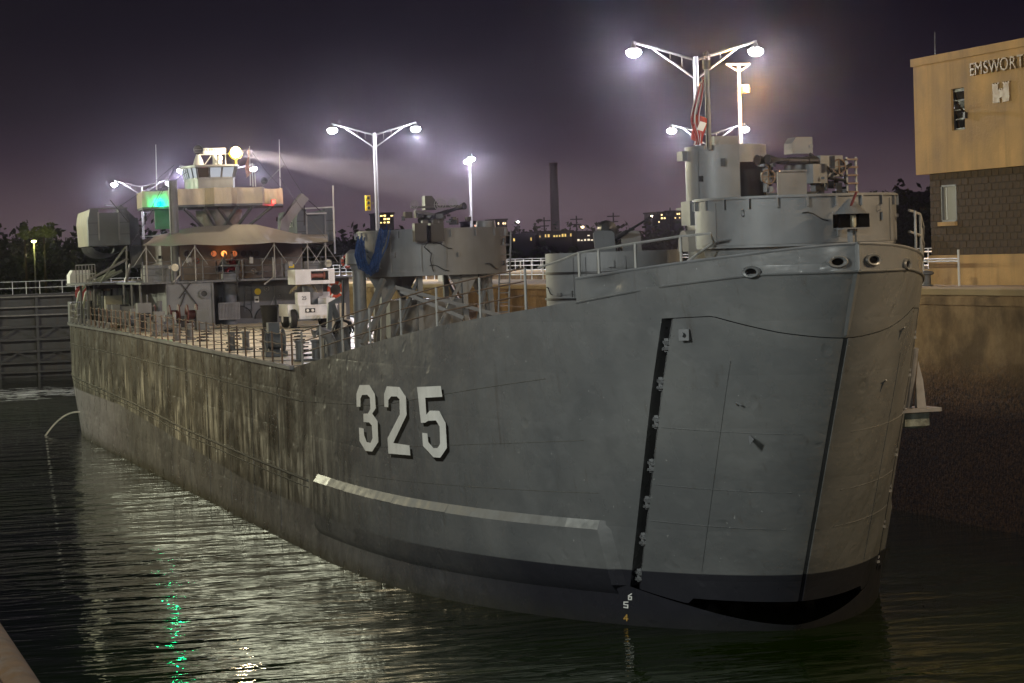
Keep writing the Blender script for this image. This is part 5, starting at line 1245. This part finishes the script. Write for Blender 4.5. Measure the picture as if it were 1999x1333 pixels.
    for dx, dx2 in ((-2.3, -.9), (-1.2, -.3), (-.5, .6), (.5, -.2), (1.3, .5), (2.4, 1.0)):
        MB().bar((c+dx, 81.3, 12.15), (c+dx2, 82.6, 10.9), .13).build('bracket_strut', GREY, tw)
    # bridge platform and canvas dodgers
    yb = 81.0; zt, zb = at(430, 366, y=yb).z, at(430, 398, y=yb).z
    def X(px, yy): return at(px, 385, y=yy).x
    plan = [(X(330, 83.2), 83.2), (X(345, 81.2), 81.2), (X(400, 81), 81.0), (X(418, 80.3), 80.3), (X(452, 80.3), 80.3), (X(462, 81), 81.0), (X(512, 81.2), 81.2), (X(516, 82.2), 82.2)]
    plat = MB().prism([(x, y, zb-.12) for x, y in plan + [(X(552, 84.5), 84.5), (X(552, 88), 88.0), (X(277, 86), 88.0), (X(277, 84.0), 84.0)]], (0, 0, .12)).build('bridge_platform', GREY, SHIP)
    def dodger(pts, n_=10):
        m_ = MB()
        for (x0, y0_), (x1, y1_) in zip(pts, pts[1:]):
            m_.grid(lambda u, v: Vector((x0+(x1-x0)*u, y0_+(y1_-y0_)*u, zb+(zt-zb)*v+.03*math.sin(u*math.pi)*-v)) + Vector((0, -.03-.05*math.sin(u*math.pi)*math.sin(v*math.pi)+.02*math.sin(u*23+v*3), 0)), 14, 5)
        return m_.build('canvas_dodger', CANVAS, plat, smooth=60)
    dodger(plan); dodger([(X(277, 84.0), 84.0), (X(330, 84.0), 84.0)]); dodger([(X(516, 84.5), 84.5), (X(552, 84.5), 84.5)]); dodger([(X(277, 84.0), 84.0), (X(277, 86), 88.0)][::-1])
    for x, y in plan: MB().cyl((x, y+.06, zb), (x, y+.06, zt+.05), .025, n=5).build('dodger_post', GREY, plat)
    # big funnel-like post beside the bridge
    q = at(341, 460, y=80); MB().cyl((q.x, 80, Z1), (q.x, 80, at(340, 352, y=80).z), .24, n=14).build('mast_column', GREY, SHIP)
    # pilot house with canted windows
    yp = 82.2; A, B = at(387, 360, y=yp), at(455, 360, y=yp); zr = at(425, 325, y=yp).z; zs = at(425, 347, y=yp).z
    x0, x1 = A.x, B.x; PH = MB()
    plan2 = [(x0-.28, 85), (x0-.28, 83.2), (x0, yp), (x1, yp), (x1+.28, 83.2), (x1+.28, 85)]
    PH.prism([(x, y, zt-.4) for x, y in plan2], (0, 0, zs-zt+.4)); ph = PH.build('pilot_house', GREYL, SHIP)
    cx = (x0+x1)/2; out = lambda p, k: (cx+(p[0]-cx)*k, 84+(p[1]-84)*k)
    top = [out(p, 1.12) for p in plan2]
    LITW = emit('bridge_glass', (.75, .8, .9), .55); DKW = pmat('bridge_glass_dark', (.025, .018, .015), .06, .1, 2)
    for (a, b), (a2, b2) in zip(zip(plan2, plan2[1:]), zip(top, top[1:])):
        L_ = math.dist(a, b); nn = max(1, round(L_/.62))
        for k in range(nn):
            f0, f1 = k/nn, (k+1)/nn; g = lambda p, q, f, z: Vector((p[0]+(q[0]-p[0])*f, p[1]+(q[1]-p[1])*f, z))
            c0, c1, c2, c3 = g(a, b, f0, zs), g(a, b, f1, zs), g(a2, b2, f1, zr), g(a2, b2, f0, zr)
            front = abs(a[1]-b[1]) < .01
            ctr = (c0+c1+c2+c3)/4
            w_ = MB().add([ctr.lerp(q, .84) for q in (c0, c1, c2, c3)], [(0, 1, 2, 3)]).build('window', LITW if (not front or k >= nn-2) else DKW, ph)
            m_ = MB()
            for p, q in ((c0, c3), (c1, c2), (c0, c1), (c3, c2)): m_.bar(p, q, .07)
            m_.build('window_frame', GREYL, w_)
    MB().prism([(*out(p, 1.2), zr) for p in plan2], (0, 0, .10)).build('pilot_house_roof', GREYL, ph)
    MB().b2((cx-.9, 83.6, zs-.2), (cx-.55, 83.9, zs+.15)).b2((cx+.05, 83.5, zs-.2), (cx+.5, 83.8, zs+.25)).b2((cx-.2, 83.9, zs-.3), (cx+.0, 84, zs+.3)).build('bridge_console', RUB, ph)
    q = at(398, 333, y=83.4); MB().b2(q+Vector((-.1, 0, -.05)), q+Vector((.1, .05, .05))).build('red_display', emit('red_display', (1, .05, .03), 5), ph)
    R0 = zr+.10
    # radar scanner
    q = at(420, 295, y=82.4); m_ = MB().cyl((q.x, 82.6, R0), (q.x, 82.6, q.z-.12), .12, n=10); rp = m_.build('radar_pedestal', WHITEP, SHIP)
    MB().b2((at(397, 295, y=82.4).x, 82.3, q.z-.12), (at(440, 295, y=82.4).x, 82.6, q.z+.16)).build('radar_scanner', WHITEP, rp)
    text('FURUNO', 'radar_name', DARK, SHIP, (q.x, 82.29, q.z+.06), (1, 0, 0), (0, 0, 1), .2, .003, 1.6)
    # signal searchlight with shutters, domes and stands on the roof
    q = at(387, 292, y=82.2); sl = MB().lathe([(.0, .25), (.22, .22), (.27, 0), (.25, -.06)], q, 20, 'y').build('signal_searchlight', DARK, SHIP)
    for k in range(3): MB().b2(q+Vector((-.2, -.08, -.14+k*.14-.01)), q+Vector((.2, -.05, -.14+k*.14+.01))).build('shutter', GREY, sl)
    MB().lathe([(.3, R0), (.22, R0+.28), (.10, q.z-.25)], (q.x, 82.3, 0), 10).build('searchlight_stand', WHITEP, sl)
    for px, py in ((429, 308), (428, 316)):
        q = at(px, py, y=82.1); MB().lathe([(0, .15), (.11, .11), (.16, 0), (.14, -.12), (0, -.14)], q, 12).build('antenna_dome', WHITEP, SHIP)
    MB().bar((at(398, 303, y=82.5).x, 82.5, R0), (at(412, 303, y=82.5).x, 82.5, R0+.5), .04).bar((at(440, 300, y=82.5).x, 82.5, R0), (at(440, 300, y=82.5).x, 82.5, R0+.55), .04).bar(at(384, 302, y=82.5), at(448, 300, y=82.5), .05).build('antenna_frame', WHITEP, SHIP)
    # whip aerials
    for x_, ya, yb_, yy in ((304, 282, 372, 85), (545, 272, 368, 85.5), (487, 285, 362, 86), (492, 318, 364, 86), (497, 330, 364, 86)):
        a, b = at(x_, ya, y=yy), at(x_+2, yb_, y=yy); MB().cyl(b, a, .035, .018, 6).build('aerial', WHITEP, SHIP)
    MB().cyl(at(514, 362, y=86), at(553, 322, y=86), .025, n=5).build('aerial', PIPE, SHIP)
    q = at(515, 353, y=85.6); MB().lathe([(0, .2), (.12, .15), (.2, -.1), (.17, -.1)], q, 14, 'y').build('floodlight', DARK, SHIP)
    # sidelights
    for px, py, rgb, W_, nm in ((311, 398, (.0, 1.0, .35), 6, 'green'), (533, 395, (1, .03, .02), 14, 'red')):
        q = at(px, py, y=83.9); s_ = MB().b2(q+Vector((-.1, .05, -.16)), q+Vector((.1, .2, .16))).build('sidelight', DARK, SHIP)
        MB().lathe([(0, -.13), (.08, -.13), (.09, 0), (.08, .13), (0, .13)], q-Vector((0, .14, 0)), 12).build('sidelight_lens', emit('sidelight_'+nm, rgb, 120 if nm == 'green' else 14), s_)
        point(SHIP, q+Vector((-.05, -.7, -.25))-ORG[SHIP.name], W_, rgb, .08, 'sidelight_lamp')
    MB().b2((X(300, 84.3), 84.1, zb-1.2), (X(330, 84.3), 84.3, zb-.05)).build('sidelight_board', pmat('green_board', (.03, .16, .08), .5, .2, 3), SHIP)
    f = at(488, 292, y=86); solo(MB().slab(lambda u, v: f+Vector((-.04-.28*u*(.5+.5*v)+.06*math.sin(v*8), .05*math.sin(u*9+v*4), .1-1.45*v-.2*u)), 10, 16, Vector((0, .01, 0))), 'ensign', pmat('ensign_cloth', (.55, .34, .28), .8, .35, 6), 'small pale flag hanging behind the pilot house', 'flag')
house()
# conduits, junction boxes, valves and rigging that crowd the deckhouse front
random.seed(31)
AFT = [MATS['aft_grey'], MATS['aft_grey_light'], DARK, PIPE]
for i in range(46):
    px = random.uniform(300, 640); yy, ya, yb = random.choice(((77.9, 556, 606), (77.9, 556, 606), (82.95, 488, 540), (74.9, 500, 545)))
    q = at(px, random.uniform(ya, yb), y=yy); k = random.random(); mt = random.choice(AFT)
    if k < .4: MB().b2(q+Vector((-.08, -.1, -.1)), q+Vector((random.uniform(.05, .2), 0, random.uniform(.06, .25)))).build('junction_box', mt, SHIP)
    elif k < .75: MB().tube([q, q+Vector((0, -.03, -random.uniform(.4, 1.2))), q+Vector((random.uniform(-.7, .7), -.05, -random.uniform(.8, 1.4)))], random.choice((.02, .03, .045)), 6).build('conduit', mt, SHIP)
    else: MB().tube([q+Vector((.13*math.cos(t), -.1, .13*math.sin(t))) for t in [j*.785 for j in range(8)]], .02, 4, True).cyl(q, q+Vector((0, -.12, 0)), .03, n=6).build('valve_wheel', RED if random.random() < .3 else mt, SHIP)
for a, b, ya, yb in (((340, 322), (232, 404), 80, 91), ((340, 330), (262, 470), 80, 90), ((545, 300), (594, 383), 85.5, 85), ((487, 290), (552, 370), 86, 84.6), ((372, 330), (304, 372), 83, 85), ((545, 345), (640, 470), 85, 80), ((334, 330), (256, 478), 80, 75)):
    A, B = at(*a, y=ya), at(*b, y=yb); MB().tube([A, (A+B)/2-Vector((0, 0, .12)), B], .016, 4).build('rigging_wire', DARK, SHIP)
for i in range(26):                  # coils, pipes and hoses strewn along the after side deck
    y = random.uniform(62, 96); x = -random.uniform(4.6, 6.6)*(1 if y < 88 else .85); z = zdk(y)+.05; k = random.random()
    if k < .35: MB().cyl((x, y, z), (x, y, z+random.uniform(.6, 1.7)), random.choice((.05, .08, .13)), n=8).build('stand_pipe', random.choice(AFT), SHIP)
    elif k < .65: MB().lathe([(.22+.07*math.cos(t), .07*math.sin(t)) for t in [j*.785 for j in range(9)]], (x, y, z+.08), 14).lathe([(.2+.06*math.cos(t), .06*math.sin(t)) for t in [j*.785 for j in range(9)]], (x, y, z+.2), 14).build('rope_coil', pmat('rope', (.22, .19, .13), .9, .2, 8), SHIP)
    else: MB().tube([(x, y, z), (x+.2, y+.3, z+.5), (x+.1, y+.9, z+.6), (x-.1, y+1.3, z)], .05, 6).build('hose', random.choice((DARK, RUB, RED)), SHIP)

# searchlight: yoke, drum and its beam in the night haze
def searchlight():
    q = at(460, 297, y=82.0); r = thing('searchlight', 'round yellow searchlight shining from the pilot house roof', 'searchlight', (q.x, 82, at(460, 318, y=82).z))
    d = (at(725, 338, y=60.0)-q).normalized(); u = d.cross(Vector((0, 0, 1))).normalized(); w = u.cross(d); M3 = Matrix((u, w, d)).transposed()
    MB().lathe([(0, -.35), (.22, -.30), (.30, -.1), (.31, .04), (.29, .05)], q, 20, M=M3).build('drum', YEL, r)
    MB().lathe([(0, .02), (.28, .02)], q, 20, M=M3).build('lens', emit('searchlight_lens', (1, .80, .45), 55), r)
    MB().lathe([(0, -.12), (.14, -.09), (.2, .0), (.14, .09), (0, .12)], q+Vector((0, -.26, 0)), 14).build('side_glass', emit('searchlight_side', (1, .82, .52), 60), r)
    MB().tube([q+Vector((.36*math.cos(t), 0, .36*math.sin(t))) for t in [math.pi+i*math.pi/12 for i in range(13)]], .025, 6).cyl(q-Vector((0, 0, .36)), q-Vector((0, 0, .66)), .05, n=8).build('yoke', YEL, r)
    l = bpy.data.lights.new('beam', 'SPOT'); l.energy = BEAM; l.color = (1, .90, .74); l.spot_size = math.radians(4.2); l.spot_blend = .25; l.shadow_soft_size = .2
    o = bpy.data.objects.new('beam', l); COL.objects.link(o); o.parent = r; o.location = q+d*.35-ORG[r.name]; o.rotation_euler = d.to_track_quat('-Z', 'Y').to_euler()
    point(r, q+Vector((0, -.9, .1))-ORG[r.name], 520, (1, .78, .5), .15, 'searchlight_spill')
BEAM = 26000000
searchlight()

# ================================================================== landing craft in davits
LCG = pmat('craft_grey', (.085, .098, .105), .55, .15, 1.5); LCT = pmat('craft_side', (.36, .33, .24), .6, .2, 1.5); LCB = pmat('craft_bottom', (.012, .012, .013), .6, .3, 2)  # side tan has the lamp light on the craft's flank put into it
def landing_craft(px0, px1, pt, pb, pk, y0, label, name_txt, sidemat, LEN=5.5):
    A, B = at(px0, pt, y=y0), at(px1, pb, y=y0); zk = at(px0, pk, y=y0).z; x0, x1, z1, z0 = A.x, B.x, A.z, B.z; W_ = x1-x0; Lc = LEN; c = .16*W_
    r = thing('landing_craft', label, 'landing craft', ((x0+x1)/2, y0+4, zk), 'landing craft in the davits')
    # side shell and bottom
    for s, xa, mt in ((-1, x0, sidemat), (1, x1, LCG)):
        MB().slab(lambda u, v: Vector((xa+s*(-.28*W_*.5*max(0, v-.72)*1.6 - .1*(1-v)), y0+.05+Lc*u, z0+(z1-z0)*v*(1-.05*u))), 12, 6, Vector((-s*.07, 0, 0))).build('side', mt, r)
    MB().grid(lambda u, v: Vector((x0+W_*(v*.84+.08), y0+.1+(Lc-.2)*u, z0+.02-(z0-zk)*math.sin(math.pi*v)**.5*(1-.35*(1-u)**3))), 14, 14).build('bottom', LCB, r, smooth=50)
    MB().b2((x0+.1, y0+Lc-.1, z0), (x1-.1, y0+Lc, z1-.1)).build('transom', sidemat, r)
    # bow ramp between two bulged cheeks
    ra = W_*.26
    for xa, xb in ((x0+.02, x0+ra), (x1-ra, x1-.02)):
        s = -1 if xa < (x0+x1)/2-.2 else 1; o_ = xa if s < 0 else xb; i_ = xb if s < 0 else xa
        MB().prism([(o_, y0, z0), (o_, y0, z1-.3*(z1-z0)), (o_-s*.14, y0, z1), (i_, y0, z1), (i_, y0, z0)], (0, .5, 0)).build('bow_cheek', LCG, r)
        for z in (z0+(z1-z0)*.3, z0+(z1-z0)*.62): MB().b2((min(o_, i_), y0-.012, z), (max(o_, i_), y0-.002, z+.03)).build('seam', DARK, r)
    MB().b2((x0+ra, y0+.08, z0), (x1-ra, y0+.16, z1-.2)).build('ramp', LCG, r)
    for f in (.33, .66): MB().b2((x0+ra, y0+.05, z0+(z1-z0)*f), (x1-ra, y0+.078, z0+(z1-z0)*f+.05)).build('ramp_batten', LCG, r)
    for xx in (x0+ra, x1-ra): MB().b2((xx-.04, y0-.05, z0+.3), (xx+.04, y0+.0-.003, z1-.15)).build('ramp_guide', PIPE if xx < (x0+x1)/2 else GREYL, r)
    MB().b2((x0+.1, y0-.02, z1), (x1-.1, y0+.14, z1+.06)).build('coaming', GREYL, r)
    if name_txt: text(name_txt, 'craft_number', WHITEP, r, (x0-.02, y0+1.6, z1-.75*(z1-z0)*.6), (0, -1, 0), (0, 0, 1), .5, .005)
    return r
landing_craft(170, 255, 409, 478, 506, 88.5, 'landing craft with a pale side hung at the starboard quarter', '', LCT)
landing_craft(578, 655, 408, 470, 484, 86, 'landing craft hung on the port side behind the awning', '325-3', LCG)
# davits
dv = MB().bar(at(553, 436, y=85), at(594, 383, y=85), .75, .5).bar(at(540, 520, y=85), at(556, 430, y=85), .7, .5).build('davit_arm', GREY, SHIP)
MB().cyl(at(594, 384, y=84.9), at(626, 412, y=84.9), .02, n=5).cyl(at(594, 384, y=84.9), at(594, 440, y=84.9), .03, n=5).build('fall_wire', DARK, dv)
dv = MB().bar(at(258, 430, y=91), at(230, 404, y=91), .5, .4).bar(at(268, 520, y=90), at(258, 428, y=91), .6, .45).build('davit_arm', GREY, SHIP)
MB().cyl(at(232, 404, y=91), at(205, 400, y=88), .03, n=5).cyl(at(250, 432, y=88), at(215, 390, y=88), .03, n=5).build('fall_wire', DARK, dv)
rl = MB().tube([at(593, 407, y=85.5), at(651, 404, y=85.5), at(650, 362, y=85.5)], .05, 6).tube([at(598, 417, y=85.5), at(637, 416, y=85.5)], .05, 6).tube([at(651, 404, y=85.5), at(654, 495, y=85.5)], .05, 6).build('guest_boom', WHITEP, SHIP)
# stern davit frames, curved guards and upright tackle at the starboard quarter
G2 = pmat('weathered_green', (.22, .24, .19), .55, .3, 3)
for px, yy in ((150, 96.5), (163, 94)):
    pts = [at(px, 640, y=yy), at(px-1, 600, y=yy), at(px+5, 572, y=yy), at(px+18, 556, y=yy), at(px+40, 546, y=yy), at(px+75, 528, y=yy)]
    MB().tube(pts, .09, 8).build('stern_guard', G2, SHIP)
bm_ = MB().bar(at(176, 560, y=90), at(250, 556, y=88), .35, .3).build('boat_skid', DARK, SHIP)
random.seed(12)
for i in range(17):
    px = 178+i*4.4; yy = 90-i*.13; t = random.uniform(560, 568); b = random.uniform(588, 636); MB().cyl(at(px, t, y=yy), at(px+random.uniform(-1, 1), b, y=yy), random.choice((.05, .07, .11)), n=8).build('skid_post', random.choice((G2, GREY, PIPE, DARK)), bm_)
for a, b, r_ in (((228, 612), (255, 515), .09), ((247, 620), (247, 480), .05), ((170, 548), (250, 505), .07), ((190, 560), (245, 482), .06), ((262, 545), (262, 640), .16), ((272, 545), (272, 640), .16), ((177, 640), (173, 560), .06), ((181, 640), (178, 562), .06)):
    MB().cyl(at(*a, y=88), at(*b, y=88), r_, n=8).build('davit_stay', random.choice((G2, PIPE, GREY)), SHIP)
MB().b2((-6.9, 84.2, Z1-.12), (-6.51, 93, Z1-.02)).build('boat_deck', GREY, SHIP)
railing('boat_deck_railing', [Vector((-6.3, y, Z1)) for y in (84.3, 85.6, 87, 88.4, 90, 91.5, 93)], 1.0, (.5, 1.0), PIPE, PIPE, .03, .022, 0)
for i in range(8): q = at(random.uniform(180, 320), random.uniform(585, 630), y=84+random.uniform(-1, 2)); MB().b2((q.x, q.y, 6.05), (q.x+.5, q.y+.5, q.z)).build('quarter_locker', random.choice((GREY, GREYL, LCT)), SHIP)
q = at(205, 588, y=88); MB().b2((q.x, 87.8, 6.1), (q.x+.9, 88.4, q.z+.3)).build('quarter_locker', LCT, SHIP)
# moored launch astern, seen past the quarter
def launch():
    A = at(134, 528, y=104); B = at(175, 556, y=104); c = Vector(((A.x+B.x)/2, 104, B.z)); r = thing('stern_crane_cab', 'pale box with red winch beyond the ship\'s quarter', 'winch house', (c.x, 104, WALLZ-2))
    MB().prism([(A.x+.2, 103.5, A.z), (B.x, 103.5, A.z), (B.x, 103.5, B.z), (A.x, 103.5, B.z), (A.x, 103.5, A.z-.3)], (0, 1.6, 0)).build('cab', WHITEP, r)
    MB().lathe([(.0, -.4), (.55, -.4), (.55, -.34), (.3, -.3), (.3, .3), (.55, .34), (.55, .4), (0, .4)], (c.x+.3, 104, B.z-.5), 16, 'y').build('winch_drum', RED, r)
    MB().b2((A.x, 103.4, 5.9), (B.x, 105.2, B.z-1.0)).build('bed', GREY, r)
launch()

# ================================================================== people on the upper deck
def person(p, shirt, trousers, hair, label, face=-1, lean=0.0, sit=True):
    p = Vector(p); r = thing('person', label, 'person', p, 'people sitting under the awning')
    def skin(name, V_, E_, R_, mat, parent):
        me = bpy.data.meshes.new(name); me.from_pydata([tuple(Vector(v)) for v in V_], E_, []); o = bpy.data.objects.new(name, me); COL.objects.link(o); o.parent = parent
        md = o.modifiers.new('skin', 'SKIN'); md.use_smooth_shade = True
        for i, q in enumerate(me.skin_vertices[0].data): q.radius = (R_[i], R_[i]); q.use_root = (i == 0)
        sb = o.modifiers.new('sub', 'SUBSURF'); sb.levels = 1; sb.render_levels = 2; me.materials.append(mat); ORG[o.name] = Vector(); return o
    f = Vector((face, -.25, 0)).normalized(); s_ = Vector((-f.y, f.x, 0)); H = .46
    hip = Vector((0, 0, H+.08)); chest = hip+f*(.04+lean)+Vector((0, 0, .36)); neck = chest+f*(lean*.5)+Vector((0, 0, .20)); head = neck+f*.05+Vector((0, 0, .20))
    V_ = [hip, chest, neck, head-Vector((0, 0, .07)), head+Vector((0, 0, .06))]; E_ = [(0, 1), (1, 2), (2, 3), (3, 4)]; R_ = [.14, .15, .06, .085, .09]
    cl = ([hip, chest, neck-Vector((0, 0, .05))], [(0, 1), (1, 2)], [.165, .18, .085]); tr = ([hip], [], [.16])
    for s in (-1, 1):
        b = len(V_); sh = chest+s_*s*.2+Vector((0, 0, .12)); el = sh+s_*s*.06+f*.14-Vector((0, 0, .24)); ha = el+f*.24-s_*s*.08+Vector((0, 0, .04))
        fing = ha+f*.10
        V_ += [sh, el, ha, fing]; E_ += [(1, b), (b, b+1), (b+1, b+2), (b+2, b+3)]; R_ += [.07, .05, .035, .03]
        c = len(cl[0]); cl[0].extend([sh, el, el.lerp(ha, .8)]); cl[1].extend([(1, c), (c, c+1), (c+1, c+2)]); cl[2].extend([.085, .065, .05])
        b = len(V_); kn = hip+s_*s*.12+f*.44; an = kn-Vector((0, 0, H-.06))+f*.02; to = an+f*.18-Vector((0, 0, .03))
        V_ += [hip+s_*s*.1, kn, an, to]; E_ += [(0, b), (b, b+1), (b+1, b+2), (b+2, b+3)]; R_ += [.09, .065, .045, .04]
        c = len(tr[0]); tr[0].extend([hip+s_*s*.1, kn, an]); tr[1].extend([(0, c), (c, c+1), (c+1, c+2)]); tr[2].extend([.11, .085, .065])
    skin('body', V_, E_, R_, SKIN, r); skin('jacket', *cl, shirt, r); skin('trousers', *tr, trousers, r)
    skin('hair', [head+Vector((0, 0, .05))-f*.03, head+Vector((0, 0, .1))], [(0, 1)], [.098, .09], hair, r)
    # chair
    ch = thing('deck_chair', 'dark chair under ' + label.split(' sitting')[0], 'chair', p)
    MB().b2(p+Vector((-.23, -.23, H-.07)), p+Vector((.23, .23, H-.03))).build('seat', DARK, ch); bb = -f*.24
    MB().box(p+bb+Vector((0, 0, H+.25)), (.04, .42, .5), math.atan2(f.y, f.x)).build('backrest', DARK, ch)
    for a in (-.2, .2):
        for b in (-.2, .2): MB().cyl(p+Vector((a, b, 0)), p+Vector((a, b, H-.07)), .02, n=6).build('leg', DARK, ch)
PG = pmat('cloth_grey', (.30, .30, .28), .85, .1, 5); PD = pmat('cloth_dark', (.03, .03, .04), .85, .1, 5); PR = pmat('cloth_red', (.20, .015, .015), .85, .15, 5); HA = pmat('hair', (.02, .015, .01), .7, .1, 9)
a = at(431, 512, y=79.2); person((a.x, 79.2, Z1+.003), PG, PD, HA, 'person in a grey jacket sitting at the white table', 1, .10)
a = at(457, 512, y=79.0); person((a.x, 79.0, Z1+.003), PR, PR, HA, 'person in a red jacket sitting at the white table', -1, .02)
a = at(447, 524, y=78.6); r = thing('table', 'white-topped table between the two seated people', 'table', (a.x, 78.6, Z1))
MB().b2((a.x-.42, 78.3, Z1+.70), (a.x+.42, 78.9, Z1+.74)).build('tabletop', WHITEP, r)
for x in (-.38, .38):
    for y in (-.25, .25): MB().cyl((a.x+x, 78.6+y, Z1), (a.x+x, 78.6+y, Z1+.7), .02, n=6).build('leg', GREY, r)

# ================================================================== night haze over the river
M = bpy.data.materials.new('haze'); M.use_nodes = True; N, L = nodes(M); N.clear()
out = N.new('ShaderNodeOutputMaterial'); pv = N.new('ShaderNodeVolumePrincipled'); pv.inputs['Color'].default_value = (.88, .81, .98, 1); pv.inputs['Density'].default_value = .0001; pv.inputs['Anisotropy'].default_value = .975
L.new(pv.outputs[0], out.inputs['Volume'])
o = MB().b2((-1000, -200, -40), (1800, 4000, 75)).build('haze', M, smooth=0); tag(o, 'thin night haze hanging over the lock and river', 'haze', kind='stuff')
